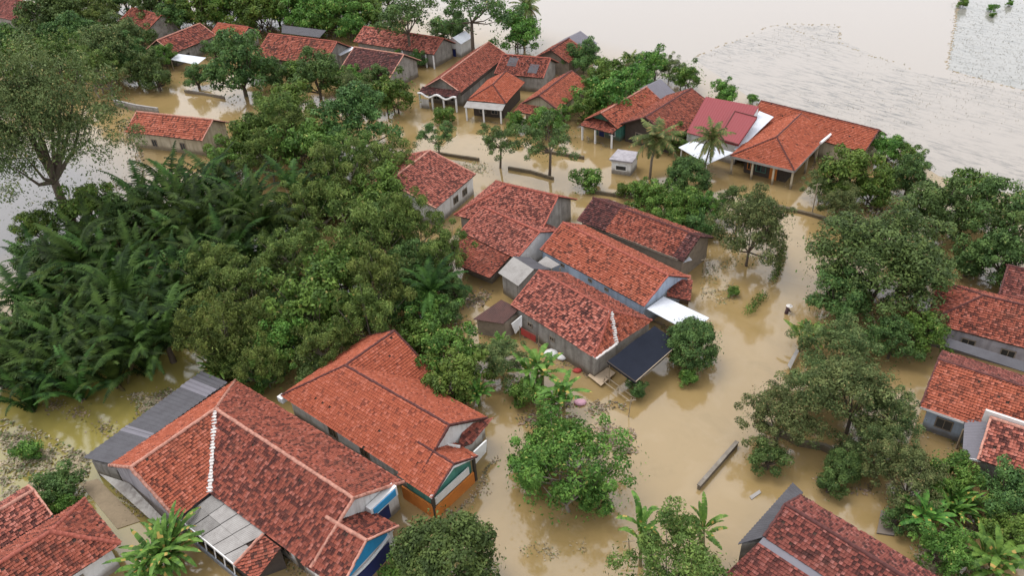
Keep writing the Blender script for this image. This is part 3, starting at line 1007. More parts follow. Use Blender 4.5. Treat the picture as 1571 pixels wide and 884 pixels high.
q = [b.p(-b.L / 2 - .1, -b.w, b.ze - .05), b.p(-b.L / 2 - .1, b.w, b.ze - .05), b.p(-b.L / 2 - 1.5, b.w, b.ze - .45), b.p(-b.L / 2 - 1.5, -b.w, b.ze - .45)]
sheet('porch_roof', q, 'asb', r, .06, .015, .2)
posts(r, [b.p(-b.L / 2 - 1.35, t * b.w, 0) for t in (-.9, 0, .9)], 'trim', 2.0, .2, b.yaw)
opening(W, 'A', .3, 1.1, 1.2, 1.1); opening(W, 'A', .7, 1.1, 1.2, 1.1)
b = Block(FIT['c3'])
r = house_root(b.c, b.yaw, 'dark red house with grey patched roof between the gabled roofs')
add_roof(r, [b], 'dark', 'cap_red', .25, .26, 2, 1.4)
add_walls(r, b, 'cement', .4, .4)
for x, y in ((-2.6, -.35), (1.2, -.6)):
    z = lambda yy: b.zr + yy * b.w * b.k + .11
    sheet('patch_sheet', [b.p(x, y * b.w + .8, b.zr + (y * b.w + .8) * b.k + .12), b.p(x + 1.5, y * b.w + .8, b.zr + (y * b.w + .8) * b.k + .12), b.p(x + 1.5, y * b.w - .8, b.zr + (y * b.w - .8) * b.k + .12), b.p(x, y * b.w - .8, b.zr + (y * b.w - .8) * b.k + .12)], 'asbdark', r, .03, .015, .2)
b = Block(FIT['c4'])
r = house_root(b.c, b.yaw, 'gabled house at the edge of the open water, its red roof half grey sheet')
class Half:
    def __init__(s, b, x): s.b, s.x = b, x
    def faces(s):
        b = s.b; h = b.L / 2
        return {'F': [b.p(-h, -b.w, b.ze), b.p(s.x, -b.w, b.ze), b.p(s.x, 0, b.zr), b.p(-h, 0, b.zr)],
                'B': [b.p(-h, b.w, b.ze), b.p(s.x, b.w, b.ze), b.p(s.x, 0, b.zr), b.p(-h, 0, b.zr)]}
    def caps(s): return [(s.b.p(-s.b.L / 2, 0, s.b.zr), s.b.p(s.x, 0, s.b.zr))]
    def sheets(s, root, mat):
        b = s.b; h = b.L / 2; d = .05
        for sg in (-1, 1):
            sheet('sheet_roof', [b.p(s.x - .2, 0, b.zr + d), b.p(h, 0, b.zr + d), b.p(h, sg * b.w, b.ze + d), b.p(s.x - .2, sg * b.w, b.ze + d)], mat, root, .05, .02, .25)
hf = Half(b, 1.2)
add_roof(r, [hf], 'red', 'cap_dark', .25, .26, 2, 1.2); hf.sheets(r, 'greysheet')
W = add_walls(r, b, 'wood', .3, .8); opening(W, 'A', .5, 1, 1.2, 1.2)
b = Block(FIT['c5'])
r = house_root(b.c, b.yaw, 'gabled house with bright salmon tiles and tiled porch skirt among bushes')
add_roof(r, [b], 'orange_spot', 'cap_dark', .25, .26, 2, 1.2)
W = add_walls(r, b, 'cream', .35, .7)
x0 = -b.L / 2 - .1
q = [b.p(x0, -b.w, b.ze + .15), b.p(x0, b.w, b.ze + .15), b.p(x0 - 1.7, b.w + .2, b.ze - .45), b.p(x0 - 1.7, -b.w - .2, b.ze - .45)]
shed_tiles(r, q, 'red', 'porch_roof')
posts(r, [b.p(x0 - 1.5, t * b.w, 0) for t in (-.95, 0, .95)], 'cream', 2.0, .22, b.yaw)
opening(W, 'A', .3, 1, 1.1, 1.1); opening(W, 'A', .7, 1, 1.1, 1.1)

# --- upper right cluster
b = Block(FIT['e1'])
r = house_root(b.c, b.yaw, 'salmon tiled gabled house with dark green veranda and grey sheet on its far end')
hf = Half(b, b.L / 2 - 3.6)
add_roof(r, [hf], 'orange_spot', 'cap_pale', .25, .26, 2, 1.3); hf.sheets(r, 'greysheet')
W = add_walls(r, b, 'green', .5, 1.6)
x0 = -b.L / 2 + .9
q = [b.p(x0, -b.w * .95, b.ze + .2), b.p(x0, b.w * .95, b.ze + .2), b.p(x0 - 1.9, b.w, b.ze - .35), b.p(x0 - 1.9, -b.w, b.ze - .35)]
shed_tiles(r, q, 'red', 'porch_roof')
posts(r, [b.p(x0 - 1.7, t * b.w, 0) for t in (-.9, .1, .9)], 'trim', 2.0, .2, b.yaw)
opening(W, 'A', .3, 1, 1.2, 1.1, frame='trim'); opening(W, 'A', .7, 1, 1.9, .8, 'door', 'navy')
b = Block(FIT['e2'])
r = house_root(b.c, b.yaw, 'house with dark mottled red roof beside the smooth red metal one')
add_roof(r, [b], 'red', 'cap_dark', .25, .26, 2, 1.6)
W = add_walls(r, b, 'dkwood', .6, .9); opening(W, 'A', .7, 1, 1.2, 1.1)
q = [at(1083, 148, 4.9), at(1164, 163, 4.9), at(1129, 223, 2.75), at(1053, 203, 2.75)]
r = house_root(at(1105, 215, 0), R(-44), 'house with smooth red metal roof and white sheet awning')
sheet('roof', q, 'redsheet', r, .08, .02, .35)
nq = [at(1127, 174, 4.45), at(1161, 183, 4.4), at(1132, 225, 2.85), at(1102, 216, 2.9)]
sheet('raised_panel', [p + Vector((0, 0, .28)) for p in nq], 'redsheet', r, .28, .012, .35)
pf = [p + Vector((0, 0, .30)) for p in nq]
bar('panel_edge', [pf[3], pf[0], pf[1]], .09, 'cap_dark', r); bar('panel_edge', [pf[3], pf[2]], .09, 'cap_dark', r)
box_walls(r, [q[3].lerp(q[0], .04), q[2].lerp(q[1], .04), q[1], q[0]], -1, [2.7, 2.7, 4.7, 4.7], 'white')
aw = [at(1062, 216, 2.45), at(1126, 234, 2.45), at(1085, 252, 2.1), at(1041, 226, 2.1)]
sheet('white_awning', aw, 'zinc', r, .06, .012, .25)
posts(r, [aw[3].lerp(aw[1], .06), aw[2].lerp(aw[0], .06)], 'trim', 2.05, .14)
q2 = [at(1165, 170, 3.9), at(1187, 179, 3.7), at(1133, 231, 2.35), at(1126, 229, 2.35)]
sheet('box_gutter', q2, 'zinc', r, .08)
b = Block(FIT['e4b']); b2 = Block(FIT['e4w'], hA=1, eB=1.2)
r = house_root(b.c, b.yaw, 'wide clean orange house with hipped front wing and dark open veranda at the flood edge')
add_roof(r, [b], 'orange', 'cap_dark', .25, .26, 2, .7, capr=.1)
add_roof(r, [b2], 'orange', 'cap_dark', .25, .26, 2, .7, name='wing_roof', capr=.1)
W = add_walls(r, b, 'cream', .5, .5)
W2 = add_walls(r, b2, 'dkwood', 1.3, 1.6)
P_ = b2.pts()
fascia(r, P_['BA'] + Vector((0, 0, .06)), P_['FA'] + Vector((0, 0, .06)), 'asb', .28)
fascia(r, P_['FA'] + Vector((0, 0, .06)), P_['FB'].lerp(P_['FA'], .15) + Vector((0, 0, .06)), 'asb', .28)
posts(r, [b2.p(-b2.L / 2 + .3, t * b2.w * .95, 0) for t in (-1, -.4, .3, 1)] + [b2.p(t, -b2.w * .95, 0) for t in (-1, 2.5)], 'cream', 2.3, .22, b2.yaw)
opening(W2, 'A', .3, .9, 1.9, .8, 'door', 'ochre', 'ochre'); opening(W2, 'A', .6, 1.3, 1.1, 1.1, frame='green'); opening(W2, 'A', .85, .8, 1.1, 1.1, frame='ochre')
mb = MB(); mb.tube([at(1276, 205, 3.1), at(1259, 219, 2.9)], [.2, .2], 5); mb.build('white_gutter', M['trim'], r)

# --- right edge row
b = Block(FIT['r1'], hA=1, eB=6)
r = house_root(b.c, b.yaw, 'hip ended red tiled house with stained grey wall, topmost at the right frame edge')
add_roof(r, [b], 'red', 'cap_dark', .25, .25, 3, 1.3, capr=.1)
W = add_walls(r, b, 'lilac', .35, .5)
opening(W, 'F', .2, 1.1, .9, 1.3); opening(W, 'F', .4, 1.1, .9, 1.3)
b = Block(FIT['r2'], eB=4)
r = house_root(b.c, b.yaw, 'red tiled gable house with white eave board, middle of the row at the right edge')
add_roof(r, [b], {'F': 'orange_spot', 'B': 'rose', '*': 'red'}, 'cap_dark', .25, .25, 3, 1.3, capr=.1)
W = add_walls(r, b, 'bluewall', .6, .5)
opening(W, 'F', .12, 1.2, 1.0, 1.2); opening(W, 'F', .3, 1.2, 1.0, 1.2); opening(W, 'A', .4, 1, 1.9, .7, 'door', 'dkwood')
fascia(r, b.p(-b.L / 2, -b.w, b.ze + .08), b.p(-b.L / 2 + 3.0, -b.w, b.ze + .08), 'trim', .2)
q = [at(1449, 531, 2.6), at(1600, 580, 2.6), at(1600, 564, 2.8), at(1455, 519, 2.8)]
sheet('valley_gutter', q, 'asbdark', r, .06)
b = Block(FIT['r3'], eB=4)
r = house_root(b.c, b.yaw, 'tiled house with pale parapet and grey lean-to, lowest of the row at the right edge')
add_roof(r, [b], 'mottle', 'cap_pale', .25, .25, 3, 1.4)
W = add_walls(r, b, 'cement', .4, .3)
mb = MB(); p0, p1 = at(1512, 630, 4.45), at(1600, 659, 4.45)
mb.prism([p0, p1, p1 - Vector((0, 0, 1)), p0 - Vector((0, 0, 1))], Vector((.12, .16, 0))); mb.build('parapet', M['lime'], r)
q = [at(1516, 643, 2.9), at(1505, 707, 2.35), at(1476, 702, 2.1), at(1480, 646, 2.6)]
sheet('lean_to_roof', [q[0], q[1], q[2], q[3]], 'greysheet', r, .06, .02, .3)
fascia(r, q[2] + Vector((0, 0, .04)), q[1] + Vector((0, 0, .04)), 'trim', .18)
posts(r, [q[2].lerp(q[0], .08), q[3].lerp(q[1], .08)], 'pole', 2.0, .12)
opening(W, 'F', .3, 1, 1, 1.3)
c0 = at(1632, 438, 3.5)
b = Block((c0.x, c0.y, -34, 9, 3, 2.5, .55))
r = house_root(b.c, b.yaw, 'house at the right frame edge, only the tip of its wine red roof showing')
add_roof(r, [b], 'rose', 'cap_dark', .25, .26, 2); add_walls(r, b, 'cement')
# --- bottom right
b = Block(FIT['b1'], eB=8)
r = house_root(b.c, b.yaw, 'dusky red tiled house cut by the bottom frame edge, grey sheet along its gable')
add_roof(r, [b], 'rose', 'cap_dark', .25, .28, 3, 1.2)
W = add_walls(r, b, 'cement', .35, .4)
q = [at(1232, 756, 2.55), at(1173, 823, 2.55), at(1132, 835, 2.0), at(1216, 741, 2.0)]
sheet('lean_to_roof', q, 'asbdark', r, .05, .03, .3)
box_walls(r, [q[0], q[1], q[2].lerp(q[1], .15), q[3].lerp(q[0], .15)], -1, 1.9, 'cement', 'lean_to_wall')
g0 = [b.p(-b.L / 2, -b.w - .02, 2.5), b.p(b.L / 2, -b.w - .02, 2.5), b.p(b.L / 2, -b.w - .6, 2.42), b.p(-b.L / 2, -b.w - .6, 2.42)]
sheet('gutter', g0, 'greysheet', r, .07)
q = [g0[3] + Vector((0, 0, .02)), g0[2] + Vector((0, 0, .02)), b.p(b.L / 2, -b.w - 3.8, 1.3), b.p(-b.L / 2 - .6, -b.w - 3.8, 1.3)]
shed_tiles(r, q, 'rose', 'front_roof', seg=3)
box_walls(r, [b.p(-b.L / 2, -b.w - .6, 0), b.p(b.L / 2, -b.w - .6, 0), b.p(b.L / 2, -b.w - 3.3, 0), b.p(-b.L / 2, -b.w - 3.3, 0)], -1, [2.2, 2.2, 1.3, 1.3], 'cement', 'front_room')

# --- upper left, among the trees
def far_house(key, label, mat, cap='cap_red', wall='cement', hA=0, hB=0, **kw):
    b = Block(FIT[key], hA=hA, hB=hB, **kw)
    r = house_root(b.c, b.yaw, label)
    add_roof(r, [b], mat, cap, .28, .34, 2, 1.5)
    W = add_walls(r, b, wall)
    opening(W, 'F', .3); opening(W, 'F', .7); opening(W, 'B', .5)
    return b, r
far_house('t1', 'red roofed house cut by the top left corner of the view', 'rose', eA=4)
far_house('t2', 'red roof among the dense trees of the upper left, right of a dark tree', 'red')
b, r = far_house('t3', 'dark red steep roofed house with a white tarpaulin awning in front', 'dark', 'cap_pale')
q = [at(272, 82, 2.3), at(316, 88, 2.3), at(302, 99, 1.9), at(262, 91, 1.9)]
sheet('white_awning', q, 'zinc', r, .04); posts(r, [q[2], q[3]], 'pole', 1.85, .12)
far_house('t4', 'small bright orange roof just behind a big dark tree, upper left', 'orange')
b, r = far_house('t5', 'long house with dark mottled red roof and grey sheets along its far side', 'red')
sheet('rear_sheet', [at(433, 38, 3.3), at(500, 46, 3.3), at(490, 57, 3.0), at(432, 50, 3.0)], 'asbdark', r, .05, .03, .4)
b, r = far_house('t6', 'long mottled red roof beside the canal, dark tiles at its left end', 'mottle')
posts(r, [b.p(x, -b.w + .1, 0) for x in (2, 4.5, 7, 8.6)], 'trim', 2.3, .18, b.yaw)
b, r = far_house('t7', 'wine dark roofed house with white right end wall and white sheets on its left', 'wine', 'cap_pale')
q = [at(524, 67, 3.2), at(546, 73, 3.2), at(522, 85, 2.8), at(505, 76, 2.8)]
sheet('white_sheet', q, 'zinc', r, .05); posts(r, [q[2], q[3]], 'pole', 2.7, .12)
b, r = far_house('w1', 'small orange roofed house with plain cream wall, between the tall tree and the palms', 'orange_spot', 'cap_pale', 'cream', eA=0)
# row houses further left edge partly seen: white shed by the canal
t_ = house_root(at(690, 70, 0), R(30), 'small white gabled hut beside the canal under the dark trees', name='hut', cat='hut')
b = Block((at(705, 64, 2).x, at(705, 64, 2).y, 60, 4.2, 1.6, 2.4, .6))
P_ = b.pts()
sheet('roof', [P_['RA'], P_['RB'], P_['FB'], P_['FA']], 'zinc', t_, .05, .015, .2)
sheet('roof', [P_['RA'] + Vector((0, 0, .02)), P_['RB'] + Vector((0, 0, .02)), P_['BB'], P_['BA']], 'zinc', t_, .05, .015, .2)
W = add_walls(t_, b, 'white', .25, .2); opening(W, 'A', .5, .8, 1.6, .6, 'door', 'navy')

# ------------------------------------------------------------------ plants
M['mango'] = leaf_mat('mango_leaves', (.026, .060, .016), (.115, .20, .056), (.20, .18, .06), .02, rough=.5)
M['olive'] = leaf_mat('olive_leaves', (.040, .070, .020), (.155, .21, .075), (.28, .24, .09), .05, rough=.6)
M['grove'] = leaf_mat('grove_leaves', (.032, .068, .012), (.165, .245, .058), (.22, .22, .07), .04, rough=.55)
M['fresh'] = leaf_mat('fresh_leaves', (.034, .088, .014), (.135, .25, .047), (.26, .25, .07), .04, rough=.5)
M['palm'] = leaf_mat('palm_fronds', (.005, .018, .003), (.058, .118, .022), (.13, .10, .04), .0, rough=.6, spec=.15)
M['coco'] = leaf_mat('coconut_fronds', (.045, .075, .02), (.16, .20, .065), (.34, .23, .09), .10, rough=.55)
M['banana'] = leaf_mat('banana_leaves', (.036, .10, .016), (.115, .225, .04), (.42, .30, .08), .07, rough=.45)
M['grass'] = leaf_mat('grass_blades', (.06, .11, .025), (.18, .22, .07), (.32, .27, .12), .1)


def quads_mesh(name, V, mat, mids=None, tone=None):
    """V: (n,4,3) array of leaf quads -> mesh, each quad its own island."""
    n = V.shape[0]
    me = bpy.data.meshes.new(name)
    me.vertices.add(n * 4); me.loops.add(n * 4); me.polygons.add(n)
    me.vertices.foreach_set('co', V.reshape(-1).astype(np.float32))
    me.loops.foreach_set('vertex_index', np.arange(n * 4, dtype=np.int32))
    me.polygons.foreach_set('loop_start', np.arange(0, n * 4, 4, dtype=np.int32))
    me.polygons.foreach_set('loop_total', np.full(n, 4, dtype=np.int32))
    for m in (mat if isinstance(mat, list) else [mat]): me.materials.append(m)
    if mids is not None: me.polygons.foreach_set('material_index', mids.astype(np.int32))
    if tone is None: tone = np.random.RandomState(n).uniform(0, 1, n)
    a_ = me.attributes.new('tone', 'FLOAT', 'FACE'); a_.data.foreach_set('value', np.clip(tone, 0, 1).astype(np.float32))
    me.update(calc_edges=True)
    return me


def unit(a):
    return a / np.maximum(np.linalg.norm(a, axis=-1, keepdims=True), 1e-9)


def leaf_quads(rs, pos, nrm, ls, asp=.45, droop=.25):
    """Pointed leaf quads lying near the plane of nrm."""
    n = len(pos)
    t = unit(np.cross(nrm, rs.normal(size=(n, 3))))
    t = unit(t + np.array([0, 0, -droop]))
    b = unit(np.cross(nrm, t))
    l = (ls * rs.uniform(.6, 1.3, n))[:, None]
    w = l * asp
    fold = nrm * (l * .10)
    p0 = pos - t * l * .5
    p2 = pos + t * l * .5
    p1 = pos - t * l * .05 + b * w * .5 + fold
    p3 = pos - t * l * .05 - b * w * .5 + fold
    return np.stack([p0, p1, p2, p3], 1)


def broadleaf(seed, Rr, Hc, flat, ncl, nl, ls, mat, crad=(.24, .38), shell=(.45, .92), asp=.5, trunk_r=.22, bark='bark', trunks=1, droop=.25, lean=.1, lob=1.0):
    """Proto tree: returns (trunk mesh, crown mesh)."""
    rs = np.random.RandomState(seed)
    d = unit(rs.normal(size=(ncl, 3)))
    d[:, 2] = np.where(d[:, 2] < -.62, -d[:, 2], d[:, 2])
    rad = rs.uniform(shell[0], shell[1], ncl)
    amp = 1 + lob * .22 * np.sin(3 * np.arctan2(d[:, 1], d[:, 0]) + rs.uniform(0, 6)) + lob * rs.uniform(-.12, .12, ncl)
    cen = d * (rad * amp)[:, None] * Rr * np.array([1, 1, flat])
    cr = rs.uniform(*crad, ncl) * Rr
    cen[:, 2] += Hc
    L = []; TN = []
    for i in range(ncl):
        m = int(nl * rs.uniform(.6, 1.35) * (cr[i] / (Rr * .3)) ** 1.5)
        u = unit(rs.normal(size=(m, 3)) + np.array([0, 0, .35]))
        rr = cr[i] * rs.uniform(.35, 1.08, m) ** .6
        pos = cen[i] + u * rr[:, None] * np.array([1, 1, .8])
        nr = unit(u + rs.normal(size=(m, 3)) * .55 + np.array([0, 0, .5]))
        L.append(leaf_quads(rs, pos, nr, ls, asp, droop)); TN.append(.55 * rs.rand() + .45 * rs.rand(m))
    # stray outer sprays
    m = int(ncl * nl * .02)
    u = unit(rs.normal(size=(m, 3)) + np.array([0, 0, .2]))
    pos = u * (Rr * rs.uniform(.8, 1.15, m))[:, None] * np.array([1, 1, flat]) + np.array([0, 0, Hc])
    L.append(leaf_quads(rs, pos, unit(u + rs.normal(size=(m, 3)) * .6), ls, asp, droop)); TN.append(rs.rand(m))
    crown = quads_mesh('crown', np.concatenate(L), M[mat], None, np.concatenate(TN))
    mb = MB()
    r0 = random.Random(seed)
    for k in range(trunks):
        bx, by = (0, 0) if trunks == 1 else (r0.uniform(-.25, .25) * Rr, r0.uniform(-.25, .25) * Rr)
        fork = Vector((bx * 1.2 + r0.uniform(-lean, lean) * Rr, by * 1.2 + r0.uniform(-lean, lean) * Rr, max(.5, Hc - Rr * flat * .75)))
        base = Vector((bx, by, -1.2))
        mb.tube([base, base.lerp(fork, .5) + Vector((r0.uniform(-.1, .1), r0.uniform(-.1, .1), 0)), fork], [trunk_r * 1.3, trunk_r, trunk_r * .8], 7)
        idx = list(range(ncl)); r0.shuffle(idx)
        for i in idx[:min(12 if trunk_r > .3 else 9, max(4, ncl // (2 * trunks)))]:
            c = Vector(cen[i]); mid = fork.lerp(c, .5) + Vector((0, 0, -.08 * Rr + r0.uniform(-.05, .05) * Rr))
            mb.tube([fork, mid, c], [trunk_r * .55, trunk_r * .3, trunk_r * .08], 5, cap=False)
    trunk = mb.mesh('trunk', M[bark], True)
    return [('trunk', trunk), ('crown', crown)]


def frond_quads(rs, base, az, el, length, curl, nlf, lw, ll, hang=.5):
    """Pinnate frond: arching midrib with leaflets on both sides."""
    n = nlf
    t = np.linspace(.12, 1, n)
    e = el - curl * t ** 1.4
    ds = length / n
    h = np.array([math.cos(az), math.sin(az)])
    x = np.cumsum(np.cos(e)) * ds; z = np.cumsum(np.sin(e)) * ds
    P = np.stack([base[0] + h[0] * x, base[1] + h[1] * x, base[2] + z], 1)
    tan = np.stack([h[0] * np.cos(e), h[1] * np.cos(e), np.sin(e)], 1)
    side = np.array([-h[1], h[0], 0.0])
    Q = []
    for sg in (-1, 1):
        li = ll * np.sin(np.clip(t, .08, .97) * math.pi) ** .6 * rs.uniform(.8, 1.1, n)
        d = unit(side[None] * sg + tan * .55 + np.array([0, 0, -hang]) * rs.uniform(.5, 1.4, (n, 1)))
        w = tan * lw
        p0 = P - w * .5; p3 = P + w * .5
        tip = P + d * li[:, None]
        p1 = tip - w * .12; p2 = tip + w * .12
        Q.append(np.stack([p0, p1, p2, p3], 1))
    rib = np.stack([P[:-1] - side * .035, P[1:] - side * .025, P[1:] + side * .025, P[:-1] + side * .035], 1) + np.array([0, 0, .01])
    Q.append(rib)
    return np.concatenate(Q)


def palm(seed, nf, length, el=(.5, 1.4), curl=(.9, 1.7), z=.6, trunk=0.0, mat='palm', nlf=34, ll=.9, lw=.13, hang=.5, tr=.18, bark='bark', dead=0, lean=.4):
    rs = np.random.RandomState(seed)
    top = np.array([rs.uniform(-lean, lean) * trunk * .3, rs.uniform(-lean, lean) * trunk * .3, max(trunk, z)])
    Q = []; TN = []
    for i in range(nf):
        az = i * 2.4 + rs.uniform(-.35, .35)
        k = i / nf
        e = el[1] + (el[0] - el[1]) * k + rs.uniform(-.12, .12)
        b = top + np.array([math.cos(az), math.sin(az), 0]) * (.12 if trunk else .5 * rs.rand())
        if not trunk: b[2] = rs.uniform(-.2, z)
        Q.append(frond_quads(rs, b, az, e, length * rs.uniform(.75, 1.1), rs.uniform(*curl), nlf, lw, ll, hang)); TN.append(.7 * rs.rand() ** 1.5 + .3 * rs.rand(len(Q[-1])))
    for i in range(dead):
        Q.append(frond_quads(rs, top, rs.uniform(0, 6.28), -.3, length * .7, 1.0, nlf, lw, ll * .7, 1.0)); TN.append(np.full(len(Q[-1]), 1.0))
    crown = quads_mesh('crown', np.concatenate(Q), M[mat], None, np.concatenate(TN))
    mb = MB()
    if trunk:
        pts = [Vector((0, 0, -1.2)), Vector((top[0] * .2, top[1] * .2, trunk * .45)), Vector(top)]
        mb.tube(pts, [tr * 1.35, tr, tr * .8], 7)
        r0 = random.Random(seed)
        for k in range(7):
            a = k * .9
            mb.tube([Vector(top) + Vector((math.cos(a) * .22, math.sin(a) * .22, -.25)), Vector(top) + Vector((math.cos(a) * .24, math.sin(a) * .24, -.5))], [.11, .10], 6)
    else:
        for k in range(5):
            a = k * 1.3; mb.tube([Vector((math.cos(a) * .3, math.sin(a) * .3, -1.1)), Vector((math.cos(a) * .18, math.sin(a) * .18, z))], [.14, .07], 5)
    return [('trunk', mb.mesh('trunk', M[bark], True)), ('crown', crown)]


def banana(seed, stems=3, h=2.4, nl=8, ll=2.2, lw=.55, mat='banana', spread=.6):
    rs = np.random.RandomState(seed)
    Q = []; mb = MB()
    for s_ in range(stems):
        bx, by = (rs.uniform(-spread, spread), rs.uniform(-spread, spread)) if stems > 1 else (0, 0)
        hh = h * rs.uniform(.6, 1.1)
        tx, ty = bx + rs.uniform(-.25, .25), by + rs.uniform(-.25, .25)
        mb.tube([Vector((bx, by, -1.1)), Vector(((bx + tx) / 2, (by + ty) / 2, hh * .5)), Vector((tx, ty, hh))], [.16, .13, .07], 7)
        for i in range(nl):
            az = i * 2.4 + rs.uniform(-.3, .3); hv = np.array([math.cos(az), math.sin(az)])
            el = 1.35 - 1.0 * i / nl + rs.uniform(-.15, .15); cu = rs.uniform(.7, 1.9)
            L = ll * rs.uniform(.7, 1.1); n = 12
            t = np.linspace(0, 1, n + 1); e = el - cu * t ** 1.6; ds = L / n
            x = np.concatenate([[0], np.cumsum(np.cos(e[:-1]) * ds)]); z = np.concatenate([[0], np.cumsum(np.sin(e[:-1]) * ds)])
            P = np.stack([tx + hv[0] * x, ty + hv[1] * x, hh + z], 1)
            sd_ = np.array([-hv[1], hv[0], 0])
            w = lw * np.clip(np.sin(np.clip((t - .1) / .9, 0, 1) * math.pi), 0, 1) ** .55 * .5 + .012
            for sg in (-1, 1):
                for k in range(n):
                    dz = -.22 * rs.uniform(.3, 1.6)
                    gap = 0
                    e0 = P[k] + sd_ * sg * w[k] + np.array([0, 0, dz * w[k]])
                    tv = (P[k + 1] - P[k])
                    e1 = P[k] + tv * (.98 if rs.rand() > .3 else .75) + sd_ * sg * w[k + 1] + np.array([0, 0, dz * w[k + 1]])
                    Q.append(np.stack([P[k], e0, e1, P[k] + tv]))
    crown = quads_mesh('crown', np.array(Q), M[mat])
    return [('trunk', mb.mesh('trunk', M['stem'], True)), ('crown', crown)]


PROTO = {}
def proto(kind, variants, size, hc):
    PROTO[kind] = dict(v=variants, d=size, hc=hc, n=0)
# dense round mango-like trees at three sizes (metres across)
proto('mango_l', [broadleaf(s, 6.0, 5.4, .85, 130, 560, .32, 'mango', (.11, .25), (.45, 1.02)) for s in (1, 2)], 12, 5.4)
proto('mango_m', [broadleaf(s, 3.4, 3.0, .86, 50, 420, .28, 'mango', (.13, .29), (.42, 1.02)) for s in (3, 4, 5)], 6.8, 3.0)
proto('mango_s', [broadleaf(s, 1.9, 1.4, .85, 28, 220, .22, 'mango', (.22, .34)) for s in (6, 7)], 3.8, 1.4)
proto('olive_l', [broadleaf(s, 7.5, 8.5, .82, 300, 640, .24, 'olive', (.08, .15), (.3, .98), .4, .42) for s in (11, 12)], 15, 8.5)
proto('olive_m', [broadleaf(s, 3.6, 3.6, .8, 84, 420, .24, 'olive', (.13, .22), (.4, 1.06), .42, .15) for s in (13, 14, 15)], 7.2, 3.6)
proto('mango_dome', [broadleaf(s, 3.4, 2.9, .9, 84, 420, .27, 'mango', (.18, .27), (.62, .88), lob=.35) for s in (8, 9)], 7.2, 2.9)
proto('airy_m', [broadleaf(s, 3.4, 4.9, .6, 38, 330, .25, 'mango', (.13, .23), (.45, 1.05), .5, .17, 'bark', 1, .2, .2) for s in (16, 17, 18)], 6.8, 4.9)
proto('grove_m', [broadleaf(s, 3.3, 3.2, .95, 64, 460, .25, 'grove', (.12, .22), (.45, 1.1), .36, .12, 'palebark', 3, .5) for s in (21, 22, 23, 24)], 6.6, 3.2)
proto('fresh_m', [broadleaf(s, 2.8, 2.2, .8, 44, 290, .28, 'fresh', (.16, .27), (.4, 1.08), .5, .1, 'bark', 3) for s in (31, 32, 33)], 5.6, 2.2)
proto('fresh_s', [broadleaf(s, 1.5, .9, .8, 20, 150, .22, 'fresh', (.26, .40), (.25, .95), .5, .06, 'bark', 3) for s in (34, 35, 36)], 3.0, .9)
proto('spread_m', [broadleaf(s, 4.2, 2.6, .55, 62, 400, .27, 'fresh', (.10, .19), (.35, 1.12), .42, .14, 'palebark', 3, .35, .3) for s in (37, 38)], 8.4, 2.6)
proto('nipa', [palm(s, 13, 6.2, (1.0, 1.54), (.8, 1.8), .6, 0, 'palm', 40, .62, .17, .45, dead=1) for s in (41, 42, 43, 44)], 8.0, 3.4)
proto('sago', [palm(s, 15, 5.4, (.4, 1.45), (1.0, 1.9), .8, 2.2, 'palm', 40, .65, .16, .5, .26, dead=2) for s in (45, 46)], 8.0, 4.0)
proto('coco', [palm(s, 26, 3.8, (-.6, 1.35), (.9, 1.5), .5, 6.2, 'coco', 34, .8, .15, .7, .15, 'palebark', 3) for s in (51, 52)], 6.6, 6.2)
proto('banana', [banana(s, 3, 2.0, 9, 2.3, .42) for s in (61, 62, 63)], 4.6, 2.2)
proto('bananatop', [banana(s, 2, 3.0, 7, 2.6, .45, spread=.4) for s in (64, 65)], 4.6, 2.6)
proto('pandan', [banana(s, 5, .9, 13, 1.9, .20, 'banana', .5) for s in (66, 67)], 3.6, 1.4)
NAMES = {'mango': ('broadleaf_tree', 'tree'), 'olive': ('feathery_tree', 'tree'), 'airy': ('open_tree', 'tree'), 'grove': ('grove_tree', 'tree'),
         'fresh': ('shrub', 'shrub'), 'spread': ('spreading_tree', 'tree'), 'nipa': ('thicket_palm', 'palm'), 'sago': ('thicket_palm', 'palm'), 'coco': ('coconut_palm', 'palm'),
         'banana': ('banana_plant', 'banana plant'), 'bananatop': ('banana_plant', 'banana plant'), 'pandan': ('strap_leaf_plant', 'plant')}
GRP = {}


def plant(kind, px, py, wpx, label, group=None, zc=None, zs=1.0):
    """Crown centred on a photo pixel with a crown width in photo pixels."""
    pr = PROTO[kind]
    base = pr['hc']
    sc = 1.0
    for _ in range(3):
        p = at(px, py, (zc if zc else base * sc * zs))
        sc = wpx * mpp(p) / pr['d']
    szz = (zc / base) if zc else sc * zs
    var = pr['v'][pr['n'] % len(pr['v'])]; pr['n'] += 1
    nm, cat = NAMES[kind.split('_')[0]]
    if kind == 'mango_s': nm, cat = 'bush', 'bush'
    e = empty(nm, (p.x, p.y, 0), rng.uniform(0, 6.28))
    e.scale = (sc, sc * rng.uniform(.94, 1.06), szz)
    tag(e, label, cat, group)
    for pn, me in var:
        o = bpy.data.objects.new(pn, me)
        link(o, e)
    return e


def inpoly(x, y, poly):
    c = False
    for i in range(len(poly)):
        (x1, y1), (x2, y2) = poly[i], poly[i - 1]
        if (y1 > y) != (y2 > y) and x < (x2 - x1) * (y - y1) / (y2 - y1) + x1: c = not c
    return c


def scatter(poly, n, mind, seed):
    r = random.Random(seed); out = []
    xs = [p[0] for p in poly]; ys = [p[1] for p in poly]
    tries = 0
    while len(out) < n and tries < n * 60:
        tries += 1
        x, y = r.uniform(min(xs), max(xs)), r.uniform(min(ys), max(ys))
        if inpoly(x, y, poly) and all((x - a) ** 2 + ((y - b_) * 1.4) ** 2 > mind ** 2 for a, b_ in out): out.append((x, y))
    return out

